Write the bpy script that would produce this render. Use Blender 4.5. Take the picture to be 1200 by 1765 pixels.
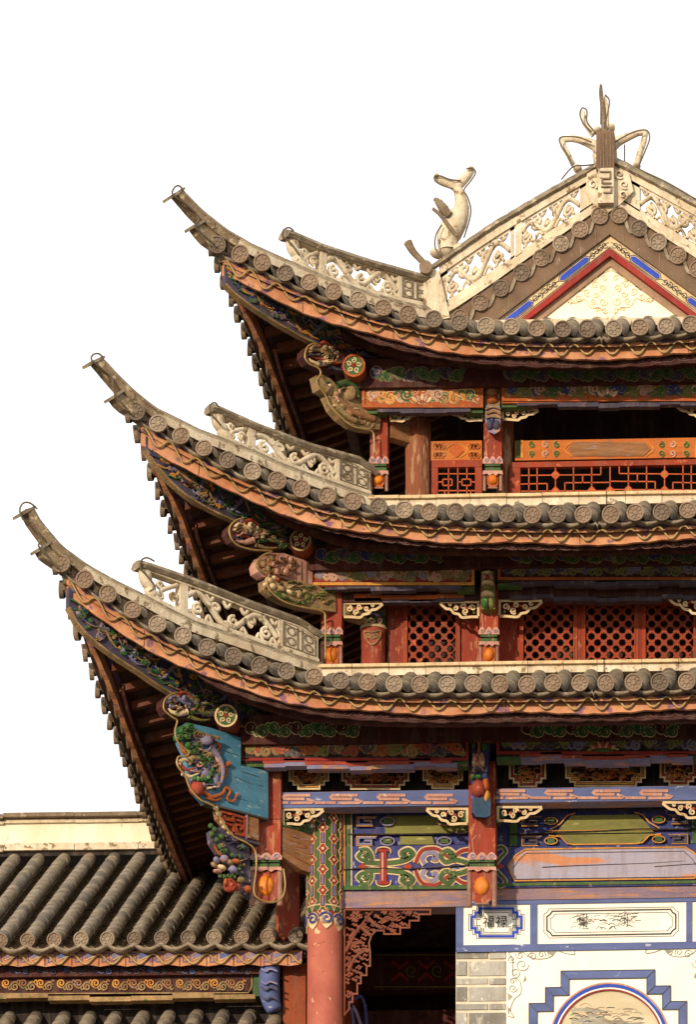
import bpy, math, random
import numpy as np
from mathutils import Vector, Matrix
R = math.radians
rnd = random.Random(7)
for o in list(bpy.data.objects): bpy.data.objects.remove(o)
scene = bpy.context.scene
COL = scene.collection

# ------------------------------------------------------------------ camera
F, PX, PY, PSI = 10500.0, 1262.0, 5000.0, R(2.5)      # focal length and principal point in photo pixels, yaw
CX, CY, CZ = 5.6, -52.5, 1.6
cam_d = bpy.data.cameras.new("camera"); cam = bpy.data.objects.new("camera", cam_d); COL.objects.link(cam)
cam.location = (CX, CY, CZ); cam.rotation_euler = (R(90), 0, PSI)
cam_d.sensor_fit = 'HORIZONTAL'; cam_d.sensor_width = 36; cam_d.lens = 36 * F / 1200
cam_d.shift_x = (600 - PX) / 1200; cam_d.shift_y = (PY - 882.5) / 1200
cam_d.clip_start = 1; cam_d.clip_end = 6000
scene.camera = cam
# ------------------------------------------------------------------ world, sun, exposure
SUN_EL, SUN_AZ = R(11.5), R(24)        # low evening sun, from the front left
w = bpy.data.worlds.new("World"); scene.world = w; w.use_nodes = True
nt = w.node_tree; nt.nodes.clear()
out = nt.nodes.new('ShaderNodeOutputWorld'); bg = nt.nodes.new('ShaderNodeBackground')
sky = nt.nodes.new('ShaderNodeTexSky'); sky.sky_type = 'NISHITA'; sky.sun_disc = False
sky.sun_elevation = SUN_EL; sky.sun_rotation = math.pi + SUN_AZ
sky.air_density = 1.0; sky.dust_density = 5.0; sky.ozone_density = 1.0
mx = nt.nodes.new('ShaderNodeMix'); mx.data_type = 'RGBA'; mx.inputs['Factor'].default_value = 0.85
mx.inputs['B'].default_value = (13.0, 12.9, 12.8, 1)    # bright white evening haze
nt.links.new(sky.outputs[0], mx.inputs['A']); nt.links.new(mx.outputs['Result'], bg.inputs['Color'])
bg.inputs['Strength'].default_value = 0.12
nt.links.new(bg.outputs[0], out.inputs[0])
sd = bpy.data.lights.new("sun", 'SUN'); sun = bpy.data.objects.new("sun", sd); COL.objects.link(sun)
sd.energy = 3.9; sd.angle = R(0.6); sd.color = (1.0, 0.83, 0.63)
sdir = Vector((math.sin(SUN_AZ) * math.cos(SUN_EL), math.cos(SUN_AZ) * math.cos(SUN_EL), -math.sin(SUN_EL)))
sun.rotation_euler = sdir.to_track_quat('-Z', 'Y').to_euler(); sun.location = (-30, -30, 30)
scene.view_settings.view_transform = 'Standard'; scene.view_settings.look = 'None'
scene.view_settings.exposure = 0.0; scene.view_settings.gamma = 1.0
scene.cycles.max_bounces = 6; scene.cycles.use_denoising = True

# ------------------------------------------------------------------ geometry of the place
def ray(px, py):
    a, b = (px - PX) / F, (PY - py) / F
    return (-math.sin(PSI) + a * math.cos(PSI), math.cos(PSI) + a * math.sin(PSI), b)
def P(px, py, Y):                       # the point of the plane y = Y seen at that place of the photograph
    d = ray(px, py); t = (Y - CY) / d[1]
    return (CX + d[0] * t, Y, CZ + d[2] * t)
RY = 0.85
X1 = P(472, 1300, -.34)[0]; Y1 = -.34    # foot of the corner line: the lowest corner post
XC = P(1052, 460, .72)[0]; XS = XC + 2.3; YC = Y1 + RY * (XS - X1)   # the tower's middle; XS: where its deeper flanks have theirs
def Dg(px, py, h=0.0):                  # point of the upright plane through the corner line
    d = ray(px, py)
    # (CX+dx t - X1)*RY = CY+dy t - Y1
    t = ((CY - Y1) - (CX - X1) * RY) / (d[0] * RY - d[1])
    n = (RY, -1.0); l = math.hypot(*n)
    return (CX + d[0] * t + n[0] / l * h, CY + d[1] * t + n[1] / l * h, CZ + d[2] * t)
def dgp(a, z, h=0.0):
    n = (RY, -1.0); l = math.hypot(*n)
    return (X1 + a + n[0] / l * h, Y1 + RY * a + n[1] / l * h, z)
def plane(Y): return lambda x, y, h=0.0: P(x, y, Y - h)
def x_id(p): return p
def x_sw(p): return (X1 + (p[1] - Y1) / RY, Y1 + RY * (p[0] - X1), p[2])
def x_mx(p): return (2 * XC - p[0], p[1], p[2])
def x_my(p): return (p[0], 2 * YC - p[1], p[2])
def comp(*f):
    def g(p):
        for q in f: p = q(p)
        return p
    return g
FR, LF = [x_id, x_mx], [x_sw, comp(x_sw, x_my)]
RT, BK = [comp(x_sw, x_mx), comp(x_sw, x_my, x_mx)], [x_my, comp(x_my, x_mx)]

# ------------------------------------------------------------------ materials
def lin(h):
    h = h.lstrip('#'); c = [int(h[i:i + 2], 16) / 255 for i in (0, 2, 4)]
    return tuple(((v + .055) / 1.055) ** 2.4 if v > .04045 else v / 12.92 for v in c) + (1,)
MATS = {}
def mat(name, c1, c2=None, scale=6.0, wear=None, wamt=.0, wscale=14.0, rough=.75, bump=.25, bscale=60.0, stretch=(1, 1, 1), dirt=.35, spec=.3):
    m = bpy.data.materials.new(name); m.use_nodes = True; t = m.node_tree; N = t.nodes; L = t.links
    b = N['Principled BSDF']; b.inputs['Roughness'].default_value = rough; b.inputs['Specular IOR Level'].default_value = spec
    tc = N.new('ShaderNodeTexCoord'); mp = N.new('ShaderNodeMapping'); mp.inputs['Scale'].default_value = stretch
    L.new(tc.outputs['Object'], mp.inputs[0])
    def noise(s, d=4, ro=.6, off=0):
        n = N.new('ShaderNodeTexNoise'); n.inputs['Scale'].default_value = s; n.inputs['Detail'].default_value = d
        n.inputs['Roughness'].default_value = ro; L.new(mp.outputs[0], n.inputs['Vector']); return n
    def ramp(src, a, bb):
        r = N.new('ShaderNodeMapRange'); r.inputs[1].default_value = a; r.inputs[2].default_value = bb; r.clamp = True
        L.new(src, r.inputs[0]); return r.outputs[0]
    def mix(f, A, B, mode='MIX'):
        x = N.new('ShaderNodeMix'); x.data_type = 'RGBA'; x.blend_type = mode
        if isinstance(f, float): x.inputs['Factor'].default_value = f
        else: L.new(f, x.inputs['Factor'])
        for k, v in (('A', A), ('B', B)):
            if isinstance(v, tuple): x.inputs[k].default_value = v
            else: L.new(v, x.inputs[k])
        return x.outputs['Result']
    A = lin(c1); B = lin(c2) if c2 else tuple(v * .6 for v in A[:3]) + (1,)
    col = mix(ramp(noise(scale).outputs[0], .35, .68), A, B)
    if wear:
        th = .72 - wamt * .45
        col = mix(ramp(noise(wscale, 6, .65).outputs[0], th - .03, th + .03), col, lin(wear))
    if dirt:
        d = ramp(noise(35, 8, .75).outputs[0], .35, .75)
        x = N.new('ShaderNodeMath'); x.operation = 'MULTIPLY'; L.new(d, x.inputs[0]); x.inputs[1].default_value = dirt
        col = mix(x.outputs[0], col, (.035, .022, .014, 1))
    if dirt > .12 or name == 'white_wall':      # rain streaks and soot that run down the surface
        m2 = N.new('ShaderNodeMapping'); m2.inputs['Scale'].default_value = (1, 1, .14); L.new(tc.outputs['Object'], m2.inputs[0])
        n2 = N.new('ShaderNodeTexNoise'); n2.inputs['Scale'].default_value = 13; n2.inputs['Detail'].default_value = 5; n2.inputs['Roughness'].default_value = .7; L.new(m2.outputs[0], n2.inputs['Vector'])
        x = N.new('ShaderNodeMath'); x.operation = 'MULTIPLY'; L.new(ramp(n2.outputs[0], .48, .72), x.inputs[0]); x.inputs[1].default_value = .1 if name == 'white_wall' else .2 if name[:4] in ('tile', 'end_') else .42
        col = mix(x.outputs[0], col, (.16, .11, .075, 1))
    L.new(col, b.inputs['Base Color'])
    if bump:
        bp = N.new('ShaderNodeBump'); bp.inputs['Strength'].default_value = bump; bp.inputs['Distance'].default_value = .02
        L.new(noise(bscale, 6, .7).outputs[0], bp.inputs['Height']); L.new(bp.outputs[0], b.inputs['Normal'])
    MATS[name] = m
    return m
def tint(name): return MATS[name]
mat('tile', '#a09078', '#746550', 9, wear='#a49a84', wamt=.28, bump=.5, dirt=.5)
mat('tile_end', '#907a64', '#745f4a', 9, wear='#9a8a74', wamt=.12, bump=.35, dirt=.35)
mat('tile_worn', '#a39478', '#7e6f56', 12, wear='#6f6552', wamt=.3, bump=.6, dirt=.5)
mat('tile_dull', '#7c7262', '#5a5044', 9, wear='#938a74', wamt=.2, bump=.6, dirt=.5)
mat('end_worn', '#a3917a', '#7d6c58', 14, wear='#c0b090', wamt=.15, bump=.5, dirt=.4)
mat('end_dull', '#7d6d5c', '#625242', 9, wear='#8f8470', wamt=.2, bump=.5, dirt=.4)
mat('mortar', '#8f7a5c', '#5f4a36', 14, wear='#b89a6c', wamt=.3, bump=.8, dirt=.5)
mat('plaster', '#e4d6ba', '#c6b190', 5, wear='#86704f', wamt=.27, wscale=11, bump=.45, dirt=.34)
mat('plaster_dark', '#8e7c62', '#6a5844', 7, wear='#a89478', wamt=.25, bump=.5, dirt=.45)
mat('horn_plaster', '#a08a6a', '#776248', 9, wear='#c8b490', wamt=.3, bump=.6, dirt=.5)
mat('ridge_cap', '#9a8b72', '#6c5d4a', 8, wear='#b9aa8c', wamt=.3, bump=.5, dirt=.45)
mat('valance_scroll', '#62403a', '#4a2e28', 8)  # scroll tone dimmed: the shade under the fascia is in its colour
mat('peach', '#d0956a', '#b06c44', 5, wear='#80566a', wamt=.3, wscale=9, bump=.3, dirt=.3)
mat('blue_edge', '#3c3560', '#6a4a55', 8, wear='#a8673f', wamt=.2, bump=.3, dirt=.4)
mat('dark_red', '#4a130c', '#33100b', 5, wear='#5f2a1c', wamt=.25, bump=.3)
mat('deep_red', '#42130d', '#2e0c08', 6, bump=.3)  # darkened so the valance carries the fascia's shade in its colour
mat('red', '#9c361e', '#7c2c18', 4, wear='#b07048', wamt=.3, wscale=22, bump=.3, stretch=(1, 1, .35), dirt=.3)
mat('lattice_bar', '#c2582c', '#a8461f', 6)
mat('carved_red', '#8a4a34', '#6c3424', 7, bump=.5, dirt=.4)
mat('lattice_red', '#9c3c1e', '#7e2c12', 4, wear='#bf6238', wamt=.2, bump=.25, dirt=.25)
mat('pink_red', '#b06450', '#984e3e', 3, wear='#c98a6c', wamt=.1, wscale=12, bump=.25, dirt=.12)
mat('orange', '#bd5e24', '#96481c', 6, wear='#b88a60', wamt=.2, bump=.5, dirt=.35)
mat('gold', '#d89a3c', '#b0702c', 9, bump=.25, dirt=.35)
mat('bulb', '#e08a1e', '#c05010', 14, bump=.2, rough=.5, dirt=.2)
mat('green', '#446630', '#304c26', 7, wear='#949058', wamt=.2, bump=.3, dirt=.4)
mat('bright_green', '#357538', '#22542c', 9, wear='#8aa070', wamt=.2, bump=.5)
mat('olive', '#807d3c', '#626030', 4, wear='#a7a060', wamt=.2, bump=.3, stretch=(.3, 1, 1))
mat('blue', '#353f80', '#282e60', 7, wear='#8a86a0', wamt=.22, bump=.3, dirt=.4)
mat('head_blue', '#2a4c66', '#1f3a54', 5, wear='#5a7a8c', wamt=.15, bump=.4)
mat('sky_blue', '#4f8aa4', '#35708c', 4, wear='#8aa8a8', wamt=.22, bump=.3, stretch=(.5, 1, 2), dirt=.2)
mat('lavender', '#8c86a2', '#6c6a8c', 5, wear='#b08068', wamt=.35, wscale=10, bump=.45, stretch=(.35, 1, 1))
mat('slate', '#4c4658', '#3a3444', 6, wear='#7a6a70', wamt=.2, bump=.3)
mat('cream', '#dcc498', '#c4a578', 7, wear='#9c7c58', wamt=.18, bump=.25, dirt=.25)
mat('pinkish', '#c99a86', '#b0786a', 7, wear='#dcc0a8', wamt=.2, bump=.25)
mat('wood', '#a8764a', '#80542f', 6, wear='#9a8a90', wamt=.25, bump=.4, stretch=(.4, 1, 4), dirt=.35)
mat('wood_carved', '#b49264', '#80643e', 7, wear='#66703c', wamt=.25, bump=.6, dirt=.45)
mat('old_column', '#a8562e', '#7a4a30', 5, wear='#b48a66', wamt=.35, wscale=10, bump=.8, bscale=30, stretch=(2, 2, .35), dirt=.5)
mat('weathered', '#a08078', '#7a6a84', 5, wear='#b88058', wamt=.35, bump=.5, stretch=(.25, 1, 2))
mat('peel_panel', '#9a98ac', '#a89ca4', 3, wear='#c4825a', wamt=.35, wscale=4, bump=.3, stretch=(.25, 1, 1.2), dirt=.2)
mat('panel_orange', '#c8702c', '#b05c20', 5, wear='#9a7a70', wamt=.1, bump=.3, stretch=(.3, 1, 2), dirt=.25)
mat('black_wood', '#1a0f0b', '#120a08', 4, bump=.2)
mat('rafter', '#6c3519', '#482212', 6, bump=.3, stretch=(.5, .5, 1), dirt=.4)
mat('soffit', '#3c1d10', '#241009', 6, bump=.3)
mat('rope', '#ab8d52', '#86693a', 10, rough=.4, bump=.0, dirt=.15, spec=.5)
mat('wire', '#6c5c44', '#4a3e30', 10, bump=0, dirt=.1)
mat('white_wall', '#ece8da', '#e2dccb', 2, bump=.08, dirt=.05)
mat('wall_blue', '#5c6896', '#4a557e', 5, wear='#c8ccd4', wamt=.1, wscale=18, bump=.15, stretch=(.4, 1, 1), dirt=.1)
mat('royal', '#2c4ab0', '#243c94', 6, bump=.1, dirt=.1)
mat('grey_brick', '#9a968c', '#848078', 8, wear='#b8b2a4', wamt=.3, bump=.25, stretch=(1, 1, .6), dirt=.15)
mat('brick_pale', '#b0aca0', '#98948a', 8, wear='#ccc6b6', wamt=.3, bump=.35, stretch=(1, 1, .6), dirt=.15)
mat('brick_dull', '#868278', '#716d64', 8, wear='#a8a294', wamt=.3, bump=.35, stretch=(1, 1, .6), dirt=.2)
mat('brick_joint', '#d8cbb4', '#c4b69c', 8, bump=.2, dirt=.1)
mat('gable_brick', '#7a6048', '#5e4836', 3, wear='#8c755c', wamt=.2, bump=.35, dirt=.3)
mat('gable_line', '#dfc298', '#d2b080', 6, bump=.1, dirt=.1)
mat('gable_cream', '#efe6cf', '#e4d8ba', 2.5, wear='#d8b070', wamt=.08, bump=.12, dirt=.08)
mat('taupe', '#a8886c', '#8c7058', 5, bump=.2, dirt=.25)
mat('crimson', '#93261c', '#7c1d16', 5, bump=.15, dirt=.2)
mat('ink', '#3a3834', '#55514a', 5, bump=0, dirt=0)
mat('soft_grey', '#989484', '#807c6e', 5, bump=0, dirt=0)
mat('wash', '#c9bb9c', '#b5a684', 3, wear='#a89468', wamt=.2, wscale=5, bump=0, dirt=.05, stretch=(.4, 1, 1.4))
mat('annex_wall', '#e8dfc6', '#d6c6a4', 3, wear='#c0a274', wamt=.16, bump=.2, stretch=(1, 1, .3), dirt=.1)
mat('rust_wall', '#a0481c', '#7c3414', 2.5, wear='#c47a3c', wamt=.1, bump=.3)
mat('salmon', '#b04a34', '#8e3426', 8, wear='#c89070', wamt=.15, bump=.5, dirt=.35)
mat('ground', '#6a6258', '#575048', .5, bump=.2, bscale=6)
mat('stone', '#8a8274', '#6e675b', 1.2, bump=.4, bscale=20)
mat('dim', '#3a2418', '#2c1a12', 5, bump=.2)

# ------------------------------------------------------------------ mesh builder
class MB:
    def __init__(s, xf=None): s.v = []; s.f = []; s.m = []; s.sm = []; s.names = []; s.xf = xf
    def mi(s, name):
        if name not in s.names: s.names.append(name)
        return s.names.index(name)
    def add(s, vs, fs, mat, smooth=False):
        n = len(s.v); k = s.mi(mat)
        if s.xf: vs = [s.xf(p) for p in vs]
        s.v.extend(vs)
        for f in fs: s.f.append(tuple(i + n for i in f)); s.m.append(k); s.sm.append(smooth)
    def hexa(s, p, mat):               # 4 front points, 4 back points
        s.add(p, [(0, 1, 2, 3), (7, 6, 5, 4), (0, 4, 5, 1), (1, 5, 6, 2), (2, 6, 7, 3), (3, 7, 4, 0)], mat)
    def box(s, x0, x1, y0, y1, z0, z1, mat):
        s.hexa([(x0, y0, z0), (x1, y0, z0), (x1, y0, z1), (x0, y0, z1), (x0, y1, z0), (x1, y1, z0), (x1, y1, z1), (x0, y1, z1)], mat)
    def pbox(s, a, b, c, d, Y, dep, mat, bev=0):
        pm, qm = (a + c) / 2, (b + d) / 2
        x0, x1 = P(a, qm, Y)[0], P(c, qm, Y)[0]; z1, z0 = P(pm, b, Y)[2], P(pm, d, Y)[2]
        s.box(x0, x1, Y, Y + dep, z0, z1, mat)
    def poly(s, mp, pts, h0, h1, mat):  # outline extruded between two heights over a surface
        n = len(pts)
        vs = [mp(x, y, h1) for x, y in pts] + [mp(x, y, h0) for x, y in pts]
        fs = [tuple(range(n)), tuple(range(2 * n - 1, n - 1, -1))] + [(i, i + n, (i + 1) % n + n, (i + 1) % n) for i in range(n)]
        s.add(vs, fs, mat)
    def ribbon(s, mp, pts, wd, h0, h1, mat, closed=False, taper=False):
        n = len(pts)
        if n < 2: return
        A, B = [], []
        for i in range(n):
            p0 = pts[i - 1] if (i > 0 or closed) else pts[i]; p1 = pts[(i + 1) % n] if (i < n - 1 or closed) else pts[i]
            d0 = (pts[i][0] - p0[0], pts[i][1] - p0[1]); d1 = (p1[0] - pts[i][0], p1[1] - pts[i][1])
            l0 = math.hypot(*d0) or 1e-9; l1 = math.hypot(*d1) or 1e-9
            if l0 < 1e-8: d0, l0 = d1, l1
            if l1 < 1e-8: d1, l1 = d0, l0
            t = (d0[0] / l0 + d1[0] / l1, d0[1] / l0 + d1[1] / l1); lt = math.hypot(*t) or 1e-9
            nx, ny = -t[1] / lt, t[0] / lt
            c = max(.5, abs(nx * -d0[1] / l0 + ny * d0[0] / l0))
            k = wd / 2 / c * ((1 - .75 * i / (n - 1)) if taper else 1)
            A.append((pts[i][0] + nx * k, pts[i][1] + ny * k)); B.append((pts[i][0] - nx * k, pts[i][1] - ny * k))
        vs = []
        for i in range(n): vs += [mp(*A[i], h1), mp(*B[i], h1), mp(*A[i], h0), mp(*B[i], h0)]
        fs = []
        for i in range(n if closed else n - 1):
            a, b = 4 * i, 4 * ((i + 1) % n)
            fs += [(a, a + 1, b + 1, b), (a + 2, a, b, b + 2), (a + 1, a + 3, b + 3, b + 1)]
        if not closed: fs += [(0, 2, 3, 1), (4 * n - 4, 4 * n - 3, 4 * n - 1, 4 * n - 2)]
        s.add(vs, fs, mat)
    def tube(s, path, r, mat, n=8, smooth=True, cap=True, flat=1.0):
        path = [Vector(p) for p in path]; m = len(path)
        rr = r if isinstance(r, (list, tuple)) else [r] * m
        vs = []; fs = []
        for i in range(m):
            t = (path[min(i + 1, m - 1)] - path[max(i - 1, 0)]).normalized()
            up = Vector((0, 1, 0)) if abs(t.y) < .85 else Vector((0, 0, 1))
            a = t.cross(up).normalized(); b = a.cross(t).normalized()
            for k in range(n):
                q = 2 * math.pi * k / n
                vs.append(tuple(path[i] + a * math.cos(q) * rr[i] + b * math.sin(q) * rr[i] * flat))
        for i in range(m - 1):
            for k in range(n):
                k2 = (k + 1) % n; fs.append((i * n + k, i * n + k2, (i + 1) * n + k2, (i + 1) * n + k))
        if cap: fs += [tuple(range(n)), tuple(range((m - 1) * n, m * n))]
        s.add(vs, fs, mat, smooth)
    def blob(s, c, r, mat, nu=10, nv=7, rot=0.0, jit=.0):
        vs = []; fs = []
        cr, sr = math.cos(rot), math.sin(rot)
        for j in range(nv + 1):
            th = math.pi * j / nv
            for i in range(nu):
                ph = 2 * math.pi * i / nu; q = 1 + (rnd.random() - .5) * jit
                x, y, z = r[0] * math.sin(th) * math.cos(ph) * q, r[1] * math.sin(th) * math.sin(ph) * q, r[2] * math.cos(th) * q
                vs.append((c[0] + x * cr - z * sr, c[1] + y, c[2] + x * sr + z * cr))
        for j in range(nv):
            for i in range(nu):
                fs.append((j * nu + i, j * nu + (i + 1) % nu, (j + 1) * nu + (i + 1) % nu, (j + 1) * nu + i))
        s.add(vs, fs, mat, True)
    def cyl(s, c, r, y0, y1, mat, n=20):   # short cylinder lying along y
        vs = [(c[0] + r * math.cos(2 * math.pi * k / n), y, c[1] + r * math.sin(2 * math.pi * k / n)) for y in (y0, y1) for k in range(n)]
        s.add(vs, [(k, (k + 1) % n, n + (k + 1) % n, n + k) for k in range(n)], mat, True)
        s.add(vs[:n], [tuple(range(n))], mat); s.add(vs[n:], [tuple(range(n))], mat)
    def rough(s, amp=.006, fr=24):
        from mathutils import noise
        for i, p in enumerate(s.v):
            q = Vector(p); v = noise.noise_vector(q * fr) + .5 * noise.noise_vector(q * fr * 2.7); s.v[i] = (p[0] + v[0] * amp, p[1] + v[1] * amp * 1.3, p[2] + v[2] * amp)
        return s
    def build(s, name, parent=None):
        me = bpy.data.meshes.new(name); me.from_pydata(s.v, [], s.f)
        for nm in s.names: me.materials.append(MATS[nm])
        me.polygons.foreach_set('material_index', s.m); me.polygons.foreach_set('use_smooth', s.sm)
        me.update()
        o = bpy.data.objects.new(name, me); COL.objects.link(o)
        if parent: o.parent = parent; o.matrix_parent_inverse = parent.matrix_world.inverted()
        return o
def tag(o, label=None, cat=None, group=None, kind=None):
    for k, v in (('label', label), ('category', cat), ('group', group), ('kind', kind)):
        if v: o[k] = v
    return o
def empty(name, loc, label, cat, group=None):
    o = bpy.data.objects.new(name, None); COL.objects.link(o); o.location = loc; o.matrix_world = Matrix.Translation(loc)
    o.empty_display_size = .3
    return tag(o, label, cat, group)

# ------------------------------------------------------------------ ornament drawing, in the coordinates of whatever surface carries it
def spiral(cx, cy, r, turns=1.4, a0=0.0, d=1, n=None):
    n = n or max(8, int(turns * 12)); o = []
    for i in range(n + 1):
        t = i / n; q = a0 + d * 2 * math.pi * turns * t; k = r * (1 - .82 * t)
        o.append((cx + k * math.cos(q), cy + k * math.sin(q)))
    return o
def arc(cx, cy, rx, ry, a, b, n=14): return [(cx + rx * math.cos(R(a + (b - a) * i / n)), cy + ry * math.sin(R(a + (b - a) * i / n))) for i in range(n + 1)]
def smooth(pts, k=5):
    o = []
    n = len(pts)
    for i in range(n - 1):
        p0, p1, p2, p3 = pts[max(i - 1, 0)], pts[i], pts[i + 1], pts[min(i + 2, n - 1)]
        for j in range(k):
            t = j / k
            o.append(tuple(.5 * ((2 * b) + (c - a) * t + (2 * a - 5 * b + 4 * c - d) * t * t + (3 * b - a - 3 * c + d) * t ** 3) for a, b, c, d in zip(p0, p1, p2, p3)))
    o.append(tuple(pts[-1])); return o
def line2(mb, mp, pts, wd, h, fill, edge='cream', closed=False):   # painted stroke with a pale outline
    mb.ribbon(mp, pts, wd * 1.65, 0, h * .5, edge, closed); mb.ribbon(mp, pts, wd * .95, 0, h, fill, closed)
def swirls(mb, mp, x0, x1, y0, y1, cols, h=.012, wd=None, edge='cream', step=None, yf=None, lively=1.0):
    """A vine of paired spirals and leaves between x0 and x1."""
    H = y1 - y0; wd = wd or abs(H) * .13; step = step or abs(H) * 1.15; n = max(1, int(abs(x1 - x0) / step)); st = (x1 - x0) / n
    ym = (y0 + y1) / 2; sgn = 1
    base = []
    for i in range(n * 8 + 1):
        t = i / (n * 8); x = x0 + (x1 - x0) * t; base.append((x, ym + H * .22 * math.sin(t * n * math.pi) + (yf(x) if yf else 0)))
    line2(mb, mp, base, wd * .8, h * .7, cols[0], edge)
    for i in range(n):
        cx = x0 + st * (i + .5); c = cols[(i + 1) % len(cols)]; off = yf(cx) if yf else 0
        r = abs(H) * .36 * (.85 + .3 * rnd.random() * lively)
        line2(mb, mp, spiral(cx, ym - sgn * H * .12 + off, min(r, abs(st) * .5), 1.5, R(90 * sgn + rnd.uniform(-30, 30)), sgn), wd, h, c, edge)
        if lively > .3:
            lx = cx + st * .42
            line2(mb, mp, smooth([(lx - st * .2, ym + sgn * H * .1 + off), (lx, ym + sgn * H * .34 + off), (lx + st * .22, ym + sgn * H * .22 + off)], 4), wd * .9, h * .9, cols[(i + 2) % len(cols)], edge)
        sgn = -sgn
def carve(mb, mp, items, h=.0):
    """Carved lumps: (x, y, rx, ry, material[, rotation[, bulge]]) in photo pixels on the surface."""
    for it in items:
        x, y, rx, ry, m = it[:5]; rot = it[5] if len(it) > 5 else 0; dp = it[6] if len(it) > 6 else min(rx, ry) * .0035 + .01
        c = mp(x, y, h); mb.blob(c, (rx / 200, dp, ry / 200), m, rot=R(-rot), jit=.06)
def stroke(mb, mp, pts, r, mat, h=.02, taper=True, n=7, k=4):
    q = smooth([tuple(p[:2]) for p in pts], k); m = len(q)
    mb.tube([mp(x, y, h) for x, y in q], [r / 200 * ((1 - .7 * i / (m - 1)) if taper else 1) for i in range(m)], mat, n)

# ------------------------------------------------------------------ ground
g = MB(); g.box(-900, 900, -300, 1500, -1, 0, 'ground'); tag(g.build('ground'), kind='structure')

# ================================================================== the tower
tower = empty('gate_tower', (XC, YC, 12.6), 'three-tiered timber tower with upturned tiled eaves, painted beams and carved corner brackets', 'tower')
PITCH = .2275
LV = [   # lowest, middle, top
 dict(e=103, discs=[(103.5,974),(142.5,998.5),(180.5,1023),(222.7,1049),(259,1070),(302,1094),(340.5,1113),(382,1129),(423,1142),(468,1154),(515,1164),(561.7,1171.7),(607.5,1178),(654.6,1182),(700,1183.5),(749,1184),(844,1184),(935,1182),(1030.6,1180)],
      hip=[(53,877),(58,889),(69.6,905),(101.7,944),(147.5,978),(193,1003.5),(239,1026),(285,1051),(331,1074),(377,1089),(422,1104),(468,1120),(541,1143),(548,1146)], strip=(1146,1168), toppx=548,
      panel_top=[(239,968),(331,999),(422.5,1035.6),(514,1067.7),(544,1090)], under=[(98,1000),(129,1074.6),(184,1125),(239,1161.6),(294,1198),(380,1240),(440,1262)]),
 dict(e=231.6, discs=[(231.6,711),(274,732),(313,757),(356,779),(398,799),(438,818),(482.5,834),(528,848),(573,861),(620,871),(663.7,877),(709,881.7),(754,886),(800,888.5),(851.7,890),(943,891.6),(1039,889.5)],
      hip=[(172,620),(184,632),(196,646),(227,677),(262.5,706),(306.7,728),(337.6,743.5),(377,758),(439,783),(483,803),(540,824),(590,842),(629,854),(634,856)], strip=(857,880), toppx=633,
      panel_top=[(364,699),(439,732.5),(527.5,765.6),(616,790),(634,804)], under=[(226,735),(262.5,799),(306.7,847),(351,876),(412.7,905),(480,935),(550,960)]),
 dict(e=371.7, discs=[(371.7,424.6),(408.8,439.2),(450.8,456),(491.7,475),(531.7,491.7),(572,506.7),(614,520),(656.7,533),(699.6,543.5),(741,552.5),(785,560),(826,565),(871.7,568.5),(913,570.5),(958,571.5),(1000,572),(1043,571)],
      hip=[(310,330),(325,346),(343,365),(385,399),(427,424),(468,442.5),(510,461),(568,486),(635,509),(697.5,526),(735,533),(746,536)], strip=(553,563), toppx=745,
      panel_top=[(493,399),(552,424),(635,451),(718,474),(735,476)], under=[(364,450),(385,492),(427,528),(481,563),(531,590),(590,615),(640,635)]),
]
YB = [-.05, .27, .70]
def prep(lv, k):
    lv['k'] = k; lv['ae'] = Dg(lv['e'], lv['discs'][0][1])[0] - X1
    lv['Xe'] = X1 + lv['ae']; af = lv['ae'] + .33; lv['Yf'] = Y1 + RY * af; lv['Xf'] = lv['Xe'] + 2.7
    hp = [Dg(*p) for p in lv['hip']]; lv['ha'] = [p[0] - X1 for p in hp]; lv['hz'] = [p[2] for p in hp]
    lv['aT'] = lv['ha'][-1]; lv['YT'] = Y1 + RY * lv['aT']; lv['XT'] = X1 + lv['aT']
    us, zs = [], []
    for px, py in lv['discs']:
        Y = lv['Yf']
        for _ in range(8):
            p = P(px, py, Y); Y = eaveY(lv, p[0])
        us.append(XC - p[0]); zs.append(p[2])
    us = np.array(us); A = np.stack([us ** 0, us ** 2, us ** 3, us ** 4, us ** 5], 1)
    lv['zc'] = np.linalg.lstsq(A, np.array(zs), rcond=None)[0]
    lv['zT'] = P(900, lv['strip'][1] - 2, lv['YT'])[2]
def eaveY(lv, X):
    t = max(0, (lv['Xf'] - X) / 2.7); return lv['Yf'] - RY * .33 * t ** 1.8
def eaveZ(lv, X):
    u = max(0, XC - X); c = lv['zc']; return float(c[0] + c[1] * u ** 2 + c[2] * u ** 3 + c[3] * u ** 4 + c[4] * u ** 5)
def hipZ(lv, a): return float(np.interp(a, lv['ha'], lv['hz']))
def topP(lv, X):
    a = X - X1
    if a < lv['aT']: 
        return (Y1 + RY * a, hipZ(lv, a) - .15)
    return (lv['YT'], lv['zT'])
def surf(lv, X, t, dz=0.0):     # a point of the tiled slope, t from the eave (0) to the top (1)
    ye, ze = eaveY(lv, X), eaveZ(lv, X); yt, zt = topP(lv, X)
    if yt < ye + .02: yt = ye + .02
    L_ = yt - ye
    return (X, ye + L_ * t, ze + (zt - ze) * t - .16 * L_ * t * (1 - t) + dz)
for k, lv in enumerate(LV): prep(lv, k)

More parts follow.
